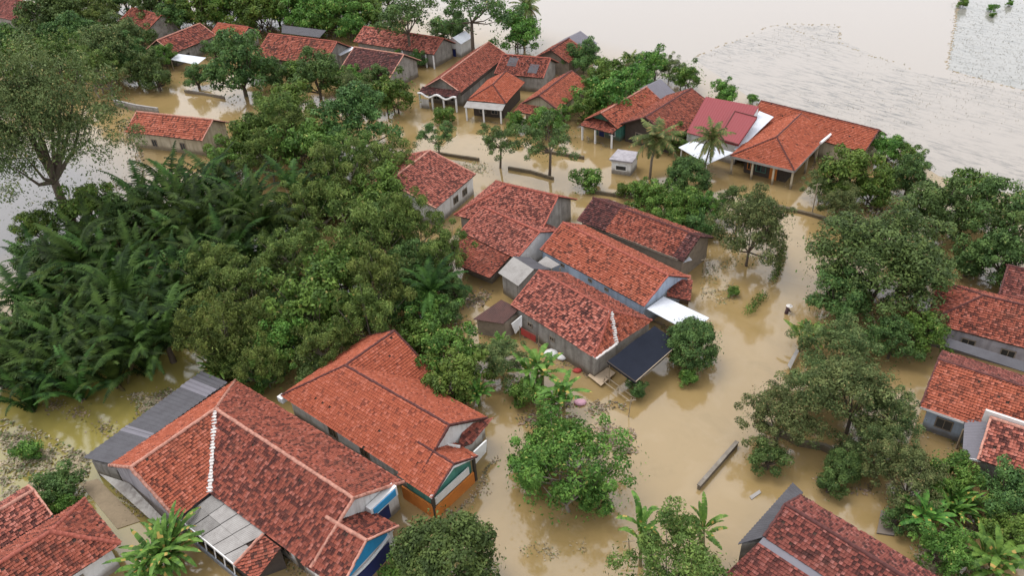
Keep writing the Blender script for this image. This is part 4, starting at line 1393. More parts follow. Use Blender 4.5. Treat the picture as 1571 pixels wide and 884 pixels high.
# dark palm thicket, left
G = 'palms of the dark left thicket'
LB = 'dark arching palm in the dense flooded palm thicket left of the middle'
for x, y in scatter([(60, 360), (150, 320), (215, 265), (300, 240), (420, 250), (430, 300), (400, 360), (330, 420), (255, 510), (170, 560), (70, 585), (0, 590), (-40, 500), (0, 430)], 56, 35, 3):
    plant(rng.choice(['nipa', 'nipa', 'nipa', 'sago']), x, y, rng.uniform(92, 135), LB, G, None, rng.uniform(.95, 1.35))
# rounded feathery grove right of the palms
G = 'feathery trees of the middle grove'
LB = 'green leafy tree in the dense grove between the palms and the red roofs'
for x, y, w in ((450, 395, 120), (555, 365, 130), (630, 345, 110), (680, 390, 90), (470, 470, 150), (375, 445, 130), (335, 505, 120), (430, 525, 110), (580, 445, 140), (640, 405, 110), (520, 420, 120), (650, 480, 110), (560, 500, 120), (500, 540, 110), (395, 560, 90), (330, 420, 100), (690, 440, 80), (470, 330, 100), (400, 500, 110), (355, 540, 90)):
    plant(rng.choice(['grove_m', 'grove_m', 'grove_m', 'fresh_m', 'mango_m']), x, y, w * rng.uniform(.75, 1.0), LB, G, None, rng.uniform(.75, 1.35))
G = 'bushes along the top of the grove'
LB = 'green leafy bush at the upper edge of the middle grove, behind the palms'
for x, y, w in ((600, 255, 90), (520, 275, 110), (585, 300, 100), (470, 235, 100), (430, 190, 90), (390, 210, 80), (540, 235, 80), (410, 240, 80), (365, 225, 70), (640, 275, 50), (500, 300, 90), (450, 215, 80), (345, 250, 60)):
    plant('fresh_m' if rng.random() < .5 else 'grove_m', x, y, w, LB, G)
plant('sago', 450, 275, 120, 'pale fronded palm standing above the bushes behind the dark palm thicket', zc=5.2)
plant('sago', 655, 425, 120, 'grey green palm with long pale fronds at the grove edge, left of the grey shed', zc=4.2)
plant('bananatop', 560, 480, 85, 'banana plant standing out of the grove just above the orange L-shaped roof')
plant('pandan', 335, 560, 70, 'narrow leaved dark plant at the corrugated lean-to corner')
plant('fresh_m', 415, 560, 80, 'green bush squeezed between the grove and the pale ridge of the dark red house')
# bushes right of the orange house
plant('fresh_m', 690, 540, 110, 'broad green bush on the canal bank, right of the orange roof apex')
plant('fresh_m', 700, 585, 110, 'green bush pressed against the right eave of the orange L-shaped house')
plant('banana', 735, 600, 70, 'bright low banana plant at the right corner of the orange house')
plant('fresh_s', 640, 520, 70, 'small bush touching the apex of the orange roof')
plant('olive_m', 770, 550, 80, 'thin olive bush in front of the rusty shed')
plant('banana', 815, 565, 100, 'yellowing banana plant below the grey wall of the mottled house')
plant('banana', 855, 600, 95, 'banana plant with drooping orange leaf beside the floating rubbish')
plant('banana', 770, 530, 60, 'small banana plant with red tinged leaf by the shed wall')
plant('fresh_s', 800, 605, 60, 'low dark green shrub between the banana plants')
# trees in the flood in front
plant('spread_m', 878, 712, 205, 'wide bright green tree standing in open flood water in the front middle')
plant('fresh_m', 850, 672, 90, 'bright shrub growing into the back of the wide front tree')
plant('fresh_m', 915, 762, 70, 'ragged low bush at the foot of the wide front tree')
plant('mango_dome', 686, 862, 168, 'dense round dark green tree beside the blue porch gable')
plant('fresh_s', 625, 875, 75, 'light lime green bush at the bottom edge, left of the dense round tree')
plant('grove_m', 1030, 900, 178, 'yellow green tree at the bottom edge with banana leaves rising from it')
plant('bananatop', 992, 818, 84, 'banana plant raising one long leaf at the left of the bottom edge tree', zc=3.1)
plant('bananatop', 1078, 815, 84, 'banana plant raising an upright leaf at the right of the bottom edge tree', zc=3.1)
plant('pandan', 238, 845, 125, 'bright strap leaved clump in front of the fibre cement lean-to')
plant('banana', 225, 880, 90, 'banana plant at the bottom edge below the strap leaved clump')
plant('mango_s', 85, 750, 65, 'dark bush on the bank between the two left houses and the canal')
plant('fresh_s', 92, 775, 45, 'small bright shrub beside the bottom left roofs')
plant('fresh_s', 45, 692, 40, 'small shrub alone on the muddy left bank')
plant('mango_dome', 1063, 530, 94, 'dense round tree in front of the black tarp canopy')
plant('fresh_s', 1057, 580, 34, 'small sprout of leaves on the water below the dense round tree')
plant('mango_s', 978, 598, 38, 'dark scrub under the black tarp canopy')
# middle water: single trees
plant('airy_m', 670, 208, 62, 'dark tree in the flood above the low mottled roof')
plant('airy_m', 764, 215, 66, 'dark thin tree on the low wall line, left of the forked tree')
plant('airy_m', 840, 213, 92, 'forked open tree leaning over pale flood water')
plant('fresh_s', 900, 278, 48, 'small light shrub alone in pale water')
plant('mango_dome', 838, 324, 48, 'small round bright bush at the end of the stepped roofs')
plant('coco', 1000, 212, 84, 'coconut palm with dry brown fronds in front of the salmon roof', zc=5.4)
plant('coco', 1085, 212, 58, 'slim coconut palm before the white sheet awning', zc=5.6)
plant('mango_dome', 1058, 272, 74, 'rounded tree between the two coconut palms and the dark wine roof')
for x, y, w, l in ((1010, 310, 70, 'leafy bush behind the orange part of the narrow roof'), (1050, 318, 70, 'bush with white flowers behind the narrow roof'), (1090, 322, 60, 'bush left of the pale olive tree'), (985, 300, 50, 'low bush above the wine coloured tiles'), (958, 292, 34, 'tiny green bush below the small concrete hut'), (1030, 345, 50, 'dark shrub at the ridge of the narrow roof'), (1035, 215, 50, 'bush squeezed between the coconut palm and the white house')):
    plant('fresh_m' if w > 40 else 'fresh_s', x, y, w, l)
plant('mango_s', 1075, 345, 55, 'dark bush by the narrow house right end')
plant('olive_m', 1155, 350, 112, 'pale olive tree standing in water right of the narrow house', zc=4.4)
plant('airy_m', 1135, 310, 70, 'sparse tall sapling behind the pale olive tree')
def hedge(px, h, w, label, seed):
    """A clipped hedge following a line of photo pixels."""
    rs = np.random.RandomState(seed)
    P = [at(*p) for p in px]
    e = empty('hedge', P[0]); tag(e, label, 'hedge')
    L = []; TN = []
    for a, b in zip(P[:-1], P[1:]):
        n = max(2, int((b - a).length / .3))
        for i in range(n):
            c = np.array(a.lerp(b, i / n)) + np.array([rs.normal() * .06, rs.normal() * .06, h * .5])
            m = 60
            u = unit(rs.normal(size=(m, 3)) + np.array([0, 0, .4]))
            pos = c + u * np.array([w * .5, w * .5, h * .6]) * rs.uniform(.6, 1.08, (m, 1))
            L.append(leaf_quads(rs, pos, unit(u + rs.normal(size=(m, 3)) * .5), .17, .5, .2)); TN.append(.5 * rs.rand() + .5 * rs.rand(m))
    o = bpy.data.objects.new('foliage', quads_mesh('foliage', np.concatenate(L), M['fresh'], None, np.concatenate(TN)))
    link(o, e); o.matrix_parent_inverse = PARENT_INV(e)
    mb = MB()
    for a, b in zip(P[:-1], P[1:]):
        n = max(1, int((b - a).length / .8))
        for i in range(n):
            q = a.lerp(b, i / n); mb.tube([q - Vector((0, 0, 1)), q + Vector((0, 0, h * .6))], [.03, .02], 5)
    t = mb.build('stems', M['bark'], e)


hedge([(1198, 382), (1199, 402), (1194, 420), (1182, 436)], .8, .9, 'narrow curved hedge standing in the water below the pale olive tree', 1)
hedge([(1170, 457), (1158, 470), (1144, 486)], .75, 1.1, 'straight clipped hedge piece in the channel right of the white awning', 2)
plant('fresh_s', 1126, 448, 22, 'tiny sprout between the hedge and the long house')
# bushes along the open water
for x, y, w, l, k in ((795, 50, 72, 'bushy green tree at the water edge behind the red gabled house', 'fresh_m'), (897, 88, 54, 'dark rounded tree with rusty top beside the half grey roof', 'mango_m'),
                      (935, 118, 66, 'leafy green bush right of the rusty topped tree', 'fresh_m'), (945, 148, 90, 'broad shrub filling the gap between the salmon roofs', 'fresh_m'), (898, 165, 60, 'yellow green bush touching the salmon gable', 'fresh_m'),
                      (1000, 102, 56, 'pale bush at the open water edge', 'fresh_m'), (1027, 104, 40, 'round olive bush at the open water edge', 'olive_m'), (1055, 118, 50, 'thin bush behind the grey end of the salmon roof', 'fresh_m'),
                      (1110, 145, 46, 'low bush behind the red metal roof', 'fresh_m'), (1154, 152, 18, 'very small round bush at the corner of the red metal roof', 'fresh_s'), (975, 125, 60, 'bush behind the ridge of the salmon roof', 'fresh_m'), (910, 135, 50, 'bush between the rusty topped tree and the salmon gable', 'fresh_m')):
    plant(k, x, y, w, l)
plant('coco', 968, 92, 36, 'thin young palm by the open water', zc=3.5)
plant('airy_m', 625, 28, 100, 'tall open tree against the pale water at the top', zc=7.5)
plant('airy_m', 722, 12, 110, 'umbrella shaped tree with bare forked trunk at the top edge', zc=8.5)
plant('mango_m', 692, 48, 58, 'dark round tree beside the white hut')
plant('coco', 802, 12, 50, 'dry ragged palm at the top edge', zc=6)
plant('airy_m', 745, 200, 1, 'x') if False else None
# far left big tree
plant('olive_l', 45, 190, 235, 'huge olive green feathery tree with thick leaning trunk at the left edge', zc=13.0)
plant('fresh_m', 135, 325, 90, 'bush at the foot of the huge olive tree')
plant('fresh_m', 60, 350, 60, 'low bush left of the palm thicket by the grey pool')
# upper left wood
G = 'trees of the upper left wood'
LB = 'leafy tree in the dense wood around the roofs at the upper left'
for x, y, w, k in ((85, 35, 85, 'mango_m'), (165, 78, 90, 'olive_m'), (130, 25, 75, 'grove_m'), (222, 108, 55, 'mango_m'), (200, 90, 70, 'mango_m'), (295, 12, 80, 'fresh_m'), (350, 12, 70, 'fresh_m'), (10, 70, 55, 'mango_m'), (400, 18, 80, 'fresh_m'), (450, 15, 80, 'fresh_m'), (520, 25, 75, 'fresh_m'), (250, 8, 70, 'mango_m'), (555, 15, 60, 'fresh_m'), (85, 2, 60, 'mango_m'), (110, 60, 70, 'mango_m'), (150, 110, 70, 'grove_m'), (165, 45, 50, 'mango_m'), (30, 90, 80, 'fresh_m'), (190, 0, 70, 'mango_m'), (480, 30, 60, 'fresh_m'), (375, 0, 70, 'grove_m'), (500, 0, 70, 'grove_m'), (80, 85, 60, 'grove_m'), (540, 45, 45, 'fresh_m'), (130, -25, 90, 'mango_m'), (300, -25, 90, 'grove_m'), (430, -22, 90, 'mango_m'), (540, -15, 80, 'grove_m'), (215, -30, 90, 'mango_m'), (590, -12, 60, 'mango_m')):
    plant(k, x, y, w, LB, G)
plant('mango_m', 366, 102, 104, 'big dark tree in front of the small orange roof, upper left')
plant('mango_m', 484, 116, 82, 'dark tree beside the wine dark roof and grey pool')
plant('mango_m', 550, 185, 112, 'tall dark tree standing before the pale channel, above the grove')
plant('fresh_m', 605, 145, 75, 'light green tree between the wine dark roof and the canal')
plant('olive_m', 545, 140, 60, 'tree with yellowing top above the tall dark one')
plant('fresh_m', 440, 170, 90, 'green bush around the grey pool left of the tall dark tree')
plant('mango_s', 300, 120, 40, 'dark bush under the white tarpaulin awning')
plant('mango_s', 240, 122, 45, 'dark bush by the brown pool at the upper left')
plant('fresh_s', 680, 178, 40, 'small bush below the white arched house front')
plant('fresh_m', 840, 190, 60, 'hedge bush in front of the tiled porch skirt')
plant('fresh_s', 790, 190, 40, 'little bush under the grey porch roof')
# right side
plant('mango_l', 1348, 402, 205, 'largest dark green tree on the right, standing over the channel', zs=.72)
plant('mango_m', 1290, 460, 90, 'lower left lobe tree of the big dark tree')
plant('mango_m', 1445, 325, 100, 'dark tree behind and right of the largest one')
plant('fresh_m', 1490, 305, 90, 'yellow green tree at the open water, far right')
plant('airy_m', 1535, 318, 110, 'open tree with pale bare trunks at the right edge')
plant('airy_m', 1565, 340, 100, 'tree cut by the right frame edge above the roofs')
plant('mango_s', 1490, 402, 62, 'dark bush in the pale gap above the right roofs')
plant('mango_m', 1545, 395, 90, 'dark tree above the wine red roof tip')
plant('fresh_m', 1300, 270, 96, 'wide bush beside the clean orange house corner')
plant('mango_m', 1395, 272, 66, 'dark tree of the bank right of the orange house')
plant('fresh_m', 1360, 232, 54, 'light bush at the open water right of the orange house')
plant('fresh_m', 1390, 242, 46, 'small pale bush at the open water bank')
plant('olive_m', 1262, 285, 50, 'grey leaved shrub at the corner of the orange house')
plant('olive_m', 1290, 315, 60, 'dry pale shrub on the spit between channel and big tree')
plant('fresh_m', 1340, 290, 70, 'bush on the strip behind the biggest tree')
plant('mango_m', 1415, 420, 90, 'right lower lobe tree of the big dark tree')
plant('mango_m', 1368, 522, 72, 'dark tree left of the right edge roofs')
plant('fresh_m', 1415, 515, 74, 'bright tree touching the right edge roofs')
plant('banana', 1243, 508, 76, 'banana plant at the channel edge with a boat like white board')
plant('olive_m', 1285, 535, 105, 'upper grey green tree of the right front thicket')
plant('olive_m', 1195, 640, 110, 'left grey green tree of the right front thicket')
plant('olive_m', 1310, 612, 140, 'central wide grey green tree of the right front thicket')
plant('olive_m', 1365, 640, 85, 'right grey green tree of the right front thicket')
plant('olive_m', 1245, 595, 85, 'small grey green tree inside the right front thicket')
plant('mango_dome', 1295, 716, 58, 'small round tree near the pale wall end')
plant('olive_m', 1395, 735, 100, 'dark tree above the banana clump, lower right')
plant('olive_m', 1345, 690, 80, 'bush under the right front thicket')
plant('mango_s', 1180, 705, 60, 'dark low bush at the left foot of the right front thicket')
plant('mango_s', 1272, 745, 45, 'small dark bush at the apex of the dusky red roof')
plant('fresh_m', 1460, 735, 80, 'yellow green bush by the brown yard of the right row')
plant('banana', 1425, 790, 90, 'banana plant with spreading leaves, right of the dusky red roof')
plant('banana', 1515, 850, 100, 'banana plant with broad pale leaves in the bottom right corner')
plant('pandan', 1465, 770, 80, 'tall strap leaved plant beside the low concrete wall')
plant('mango_m', 1555, 765, 90, 'dark tree at the lower right frame edge')
plant('fresh_m', 1550, 820, 80, 'bush above the corner banana plant')
plant('fresh_m', 1450, 850, 80, 'bush at the eave of the dusky red roof')
plant('mango_s', 1385, 800, 50, 'dark shrub on the grey landing beside the dusky red roof')

G = 'bushes against the walls of the far houses'
LB = 'leafy bush against the front wall of a house in the far upper left row'
for x, y, w in ((395, 105, 40), (425, 118, 45), (450, 112, 45), (505, 108, 35), (540, 120, 40), (575, 122, 45), (250, 88, 40), (330, 75, 35), (600, 92, 35), (640, 92, 30), (665, 88, 28), (215, 55, 40), (185, 50, 35), (520, 130, 45), (555, 128, 40)):
    plant(rng.choice(['fresh_s', 'fresh_m', 'mango_s']), x, y, w, LB, G)

G = 'trees of the upper left wood'
LB = 'leafy tree in the dense wood around the roofs at the upper left'
for x, y, w, k in ((270, 25, 55, 'mango_m'), (335, 12, 50, 'grove_m'), (380, 22, 50, 'fresh_m'), (425, 12, 55, 'mango_m'), (475, 8, 55, 'grove_m'), (510, 38, 45, 'fresh_m'), (535, 8, 60, 'mango_m'), (60, 55, 50, 'grove_m'), (105, 40, 55, 'mango_m'), (140, 70, 55, 'fresh_m'), (170, 95, 50, 'mango_m'), (120, 90, 50, 'fresh_m'), (65, 75, 50, 'mango_m'), (575, 30, 45, 'fresh_m'), (360, -12, 60, 'mango_m'), (480, -18, 60, 'fresh_m')):
    plant(k, x, y, w, LB, G)
G = 'low undergrowth bushes of the grove'
LB = 'low dark bush under the crowns of the middle grove'
for x, y in scatter([(300, 300), (600, 260), (690, 400), (690, 520), (560, 560), (340, 570)], 34, 34, 12):
    plant('mango_s', x, y + 15, rng.uniform(50, 75), LB, G)
G = 'low bushes added among the thicket palms'
LB = 'low dark bush added between the thicket palm stems to block pool reflections'
for x, y in scatter([(30, 380), (200, 290), (330, 300), (380, 380), (250, 500), (60, 580), (0, 560)], 20, 44, 14):  # filler bushes added to block the pool's bright reflections among the palms
    plant('mango_s', x, y + 15, rng.uniform(50, 75), LB, G)
plant('fresh_m', 820, 715, 90, 'left skirt bush of the wide front tree')

# ------------------------------------------------------------------ walls, poles, small things
def low_wall(pts, h, mat, label, t=.22, name='low_wall', cat='wall', group=None, coping=None):
    r = house_root(pts[0], 0, label, group, name=name, cat=cat)
    mb = MB()
    for a, b in zip(pts[:-1], pts[1:]):
        d = b - a; L = d.length; n = max(1, int(L / 1.6)); yaw = math.atan2(d.y, d.x)
        for i in range(n):
            q = a.lerp(b, (i + .5) / n); hh = h * rng.uniform(.88, 1.06)
            mb.box((q.x, q.y, hh / 2 - .5), (L / n - .004, t * rng.uniform(.9, 1.05), hh + 1.0), yaw)
    mb.build('wall_body', M[mat], r)
    if coping:
        cb = MB()
        for a, b in zip(pts[:-1], pts[1:]):
            d = b - a; yaw = math.atan2(d.y, d.x); q = (a + b) / 2
            cb.box((q.x, q.y, h * 1.06 + .05), (d.length, t * 1.5, .09), yaw)
        cb.build('coping', M[coping], r)
    return r
low_wall([at(1071, 752), at(1130, 684)], .38, 'cement', 'narrow pale wall running out into the flood from the right front thicket', .2, coping='cement')
low_wall([at(1166, 652), at(1225, 684), at(1262, 690), at(1345, 735)], .6, 'mosswall', 'long dark mossy wall under the right front thicket', .3)
low_wall([at(1190, 318), at(1240, 330), at(1290, 345)], .35, 'mosswall', 'low mossy kerb wall crossing the channel left of the biggest tree', .4)
low_wall([at(780, 260), at(815, 266), at(849, 276)], .4, 'mosswall', 'dark low wall left of the forked tree foot', .3)
low_wall([at(845, 236), at(896, 244)], .4, 'mosswall', 'dark low wall right of the forked tree', .3)
low_wall([at(655, 234), at(735, 247)], .4, 'mosswall', 'low wall line behind the low mottled roof', .3)
low_wall([at(1455, 758), at(1490, 770), at(1530, 788)], .7, 'cement', 'low concrete wall in the garden, lower right', .25, coping='asb')
low_wall([at(178, 163), at(212, 171), at(245, 176)], 1.0, 'cement', 'grey wall behind the small cream house', .2, coping='asb')
low_wall([at(284, 142), at(315, 146), at(345, 152)], .5, 'cement', 'low grey wall by the brown pool under the white awning', .2)
low_wall([at(122, 118), at(165, 120)], .4, 'lime', 'short whitish wall beside the huge olive tree', .2)
low_wall([at(905, 296), at(945, 302), at(985, 306)], .45, 'mosswall', 'garden wall behind the wine coloured tiles', .25)


def pole(px, py, h, label, r=.07, lean=(0, 0)):
    p = at(px, py)
    e = house_root(p, 0, label, 'thin poles in the flood' if False else None, name='pole', cat='pole')
    mb = MB(); mb.tube([p - Vector((0, 0, 1)), p + Vector((lean[0], lean[1], h))], [r, r * .8], 6); mb.build('shaft', M['pole'], e)
    mb = MB(); mb.tube([p + Vector((lean[0] - .4, lean[1], h - .15)), p + Vector((lean[0] + .4, lean[1], h - .1))], [.035, .035], 5); mb.build('crossbar', M['pole'], e)
pole(1079, 425, 2.2, 'thin pole in the channel right of the narrow house')
pole(1246, 326, 3.6, 'tall thin pole on the spit by the orange house')
pole(963, 640, 1.9, 'thin leaning pole below the black tarp canopy', .045, (.2, 0))
pole(1024, 792, 1.6, 'bare stick rising beside the bottom edge tree', .05, (.1, .1))
pole(968, 856, 1.7, 'bare broken stem left of the bottom edge tree', .05, (-.2, .1))

# black tarp canopy on poles
r = house_root(at(975, 560), 0, 'black tarp canopy on thin poles in front of the mottled house', name='tarp_canopy', cat='canopy')
q = [at(931, 555, 2.45), at(1004, 500, 2.6), at(1042, 528, 2.15), at(975, 587, 2.0)]
mb = MB(); n = 10
g = [[None] * (n + 1) for _ in range(n + 1)]
for i in range(n + 1):
    for j in range(n + 1):
        s, t = i / n, j / n
        p = q[0].lerp(q[1], s).lerp(q[3].lerp(q[2], s), t)
        p.z -= .22 * (4 * s * (1 - s)) * (4 * t * (1 - t)) + .05 * math.sin(9 * s + 3 * t)
        g[i][j] = p
for i in range(n):
    for j in range(n): mb.face([g[i][j], g[i + 1][j], g[i + 1][j + 1], g[i][j + 1]])
for a_ in range(n):
    for e0, e1 in ((g[a_][n], g[a_ + 1][n]), (g[0][a_], g[0][a_ + 1])):
        mb.face([e0, e1, e1 - Vector((0, 0, .16)), e0 - Vector((0, 0, .16))])
mb.build('tarp', M['tarp'], r)
posts(r, [q[0].lerp(q[2], .04), q[1].lerp(q[3], .04), q[2].lerp(q[0], .04), q[3].lerp(q[1], .04)], 'pole', 2.0, .08)
bar('edge_pole', [q[3] + Vector((0, 0, .05)), q[2] + Vector((0, 0, .05))], .05, 'pole', r)
bar('side_pole', [q[0] + Vector((0, 0, .05)), q[3] + Vector((0, 0, .05))], .05, 'dkwood', r)
# bamboo pen rails
r = house_root(at(935, 595), 0, 'bamboo rail fence half under water below the black tarp canopy', name='bamboo_fence', cat='fence')
for a, b in (((925, 585), (968, 617)), ((930, 578), (975, 612)), ((968, 617), (992, 592))):
    bar('rail', [at(*a, .35), at(*b, .4)], .045, 'pole', r, 5)
posts(r, [at(927, 588), at(948, 603), at(968, 619), at(990, 596)], 'pole', .6, .08)
# plank landing
q = [at(902, 576, .28), at(924, 558, .3), at(944, 572, .3), at(922, 592, .28)]
o = sheet('plank_landing', q, 'plank', None, .07, .0)
tag(o, 'pale plank landing at the corner of the mottled house', 'landing')
# grey landing beside dusky red roof
o = sheet('concrete_landing', [at(1352, 783, .12), at(1376, 795, .12), at(1372, 822, .12), at(1345, 818, .12)], 'lilac', None, .6)
tag(o, 'grey concrete landing just above the water beside the dusky red roof', 'landing')
o = sheet('concrete_path', [at(122, 742, .05), at(150, 735, .05), at(215, 800, .05), at(180, 812, .05)], 'mud', None, .5)
tag(o, 'wet concrete path between the bottom left roof and the big dark red house', 'path', kind='structure')


# small concrete hut
p = at(955, 262)
r = house_root(p, R(-12), 'small concrete hut with flat roof and one dark window beside the coconut palm', name='hut', cat='hut')
a, b_, c, d = at(938, 266), at(967, 270), at(977, 257), at(949, 253)
box_walls(r, [a, b_, c, d], -1, 1.6, 'white')
k = lambda p, z, o=.15: Vector((p.x, p.y, z))
ctr = (a + b_ + c + d) / 4
ex = [ctr + (v - ctr) * 1.22 for v in (a, b_, c, d)]
sheet('roof', [k(v, 2.05) for v in ex], 'lilac', r, .14)
sheet('cornice', [k(ctr + (v - ctr) * 1.1, 1.78) for v in (a, b_, c, d)], 'lime', r, .1)
dv = (b_ - a); yw = math.atan2(dv.y, dv.x); md = (a + b_) / 2 + Vector((math.sin(yw), -math.cos(yw), 0)) * .03
mb = MB(); mb.box((md.x, md.y, .95), (1.5, .1, .75), yw); w_ = mb.build('window', M['trim'], r)
mb = MB(); mb.box((md.x + math.sin(yw) * .04, md.y - math.cos(yw) * .04, .95), (1.25, .08, .5), yw); mb.build('pane', M['glass'], w_)

# things floating / standing around the mottled house
def sack(px, py, s, mat, label, name='sack', cat='sack', z=.12):
    p = at(px, py)
    mb = MB(); r0 = random.Random(px)
    for ring, (zz, rr) in enumerate(((-.3, .7), (0, 1), (.35, .95), (.6, .6), (.7, .15))):
        for k_ in range(8):
            t = k_ * math.pi / 4
            mb.v.append((p.x + math.cos(t) * rr * s * r0.uniform(.85, 1.1) * 1.4, p.y + math.sin(t) * rr * s * r0.uniform(.85, 1.1), z + zz * s))
    for ring in range(4):
        for k_ in range(8):
            b0 = ring * 8
            mb.f.append((b0 + k_, b0 + (k_ + 1) % 8, b0 + 8 + (k_ + 1) % 8, b0 + 8 + k_)); mb.m.append(0); mb.uv.append((0, 0))
    mb.f.append(tuple(range(32, 40))); mb.m.append(0); mb.uv.append((0, 0))
    o = mb.build(name, M[mat], None, smooth=True)
    return tag(o, label, cat)
sack(846, 545, .55, 'trim', 'white sack floating along the grey wall of the mottled house, left of a smaller one')
sack(862, 550, .42, 'trim', 'smaller white sack next to the bigger one along the grey wall')
M['pink'] = plain_mat('pink_cloth', (.62, .35, .42), .8, .3, 3.0)
M['redcloth'] = plain_mat('red_cloth', (.42, .06, .05), .8, .3, 3.0)
sack(890, 619, .40, 'pink', 'pale pink crumpled cloth on the debris beside the banana plants', 'cloth_bundle', 'cloth', .05)
sack(886, 570, .30, 'redcloth', 'red bundle at the foot of the grey wall by the plank landing', 'cloth_bundle', 'cloth', .05)
r = house_root(at(808, 510), 0, 'washing line with red clothes between the rusty shed and the grey wall', name='washing_line', cat='washing line')
a, b_ = at(797, 502, 1.5), at(826, 518, 1.4)
bar('line', [a, b_], .02, 'dkwood', r, 4); posts(r, [a, b_], 'pole', 1.6, .06)
for t in (.2, .45, .72):
    p = a.lerp(b_, t); mb = MB(); d = (b_ - a).normalized()
    mb.prism([p - d * .28, p + d * .28, p + d * .24 - Vector((0, 0, .8)), p - d * .3 - Vector((0, 0, .75))], Vector((.03, .03, 0)))
    mb.build('garment', M['redcloth'], r)
# white board by the right banana plant
o = sheet('white_board', [at(1208, 560, .5), at(1222, 535, .6), at(1226, 538, .6), at(1213, 566, .5)], 'asb', None, .06)
tag(o, 'pale narrow board sticking out below the channel edge banana plant', 'board')
o = sheet('floating_board', [at(1150, 762, .06), at(1165, 752, .06), at(1168, 756, .06), at(1153, 767, .06)], 'asb', None, .07)
tag(o, 'small pale board floating off the pale wall end', 'board')


# wading person: torso above the water, hunched forward, pale hat
def person(px, py):
    p = at(px, py)
    J = {'pelvis': (0, 0, -.05), 'waist': (.02, 0, .18), 'chest': (.10, 0, .46), 'neck': (.17, 0, .62), 'head': (.22, 0, .74), 'top': (.235, 0, .86),
         'sl': (.11, .17, .52), 'el': (.22, .24, .27), 'wl': (.40, .17, .20), 'hl': (.47, .14, .20), 'sr': (.11, -.17, .52), 'er': (.22, -.24, .27), 'wr': (.40, -.17, .20), 'hr': (.47, -.14, .2),
         'kl': (.03, .1, -.5), 'al': (-.02, .11, -.92), 'kr': (-.06, -.1, -.5), 'ar': (-.14, -.11, -.92)}
    RD = dict(pelvis=.15, waist=.13, chest=.15, neck=.06, head=.095, top=.07, sl=.07, el=.05, wl=.035, hl=.04, sr=.07, er=.05, wr=.035, hr=.04, kl=.07, al=.05, kr=.07, ar=.05)
    E = [('pelvis', 'waist'), ('waist', 'chest'), ('chest', 'neck'), ('neck', 'head'), ('head', 'top'), ('chest', 'sl'), ('sl', 'el'), ('el', 'wl'), ('wl', 'hl'), ('chest', 'sr'), ('sr', 'er'), ('er', 'wr'), ('wr', 'hr'), ('pelvis', 'kl'), ('kl', 'al'), ('pelvis', 'kr'), ('kr', 'ar')]
    ks = list(J); me = bpy.data.meshes.new('body')
    me.from_pydata([J[k_] for k_ in ks], [(ks.index(a_), ks.index(b__)) for a_, b__ in E], [])
    me.materials.append(M['skin'])
    e = empty('person', (p.x, p.y, 0), R(20)); tag(e, 'person in dark clothes and pale hat wading waist deep in the channel', 'person')
    bo = bpy.data.objects.new('body', me); link(bo, e)
    bo.modifiers.new('skin', 'SKIN')
    for i, k_ in enumerate(ks):
        me.skin_vertices[0].data[i].radius = (RD[k_], RD[k_]); me.skin_vertices[0].data[i].use_root = (k_ == 'pelvis')
    sb = bo.modifiers.new('sub', 'SUBSURF'); sb.levels = 2; sb.render_levels = 2
    mb = MB(); mb.tube([(0, 0, -.3), (.01, 0, .02), (.03, 0, .2), (.105, 0, .46), (.155, 0, .58)], [.18, .175, .165, .185, .09], 12); mb.build('shirt', M['darkcloth'], e, True, False)
    for s_ in (-1, 1):
        mb = MB(); mb.tube([(.10, .12 * s_, .53), (.115, .18 * s_, .51), (.20, .235 * s_, .31)], [.085, .085, .068], 8); mb.build('sleeve', M['darkcloth'], e, True, False)
    mb = MB()
    prof = [(.30, .79), (.27, .81), (.13, .83), (.11, .89), (.06, .93), (.005, .935)]
    for rr, zz in prof:
        for k_ in range(14):
            t = k_ * 2 * math.pi / 14; mb.v.append((.235 + rr * math.cos(t), rr * math.sin(t), zz))
    for i in range(len(prof) - 1):
        for k_ in range(14):
            mb.f.append((i * 14 + k_, i * 14 + (k_ + 1) % 14, (i + 1) * 14 + (k_ + 1) % 14, (i + 1) * 14 + k_)); mb.m.append(0); mb.uv.append((0, 0))
    mb.build('hat', M['lime'], e, True, False)
M['skin'] = plain_mat('skin', (.22, .12, .08), .6, .1)
M['darkcloth'] = plain_mat('dark_cloth', (.07, .04, .04), .85, .3)
person(1206, 481)

# ------------------------------------------------------------------ flooded rice fields
def tufts(name, spots, h, mat, label, seed, blades=5, w=.05):
    rs = np.random.RandomState(seed); Q = []
    for p in spots:
        k_ = blades
        a = rs.uniform(0, 6.28, k_); l = h * rs.uniform(.5, 1.2, k_); tilt = rs.uniform(.5, 1.45, k_)
        for i in range(k_):
            d = np.array([math.cos(a[i]) * math.sin(tilt[i]), math.sin(a[i]) * math.sin(tilt[i]), math.cos(tilt[i])])
            s_ = np.array([-math.sin(a[i]), math.cos(a[i]), 0]) * w
            b0 = np.array([p.x, p.y, -.03]) + rs.normal(size=3) * np.array([h * .3, h * .3, 0])
            Q.append(np.stack([b0 - s_, b0 + s_, b0 + d * l[i] + s_ * .3, b0 + d * l[i] - s_ * .3]))
    o = bpy.data.objects.new(name, quads_mesh(name, np.array(Q), M[mat])); link(o)
    return tag(o, label, None, None, 'stuff')
M['stubble'] = leaf_mat('rice_stubble', (.11, .10, .075), (.24, .22, .17), None)
M['debris'] = leaf_mat('floating_debris', (.13, .10, .06), (.38, .32, .23), (.12, .16, .05), .25)
rr = random.Random(5); sp = []
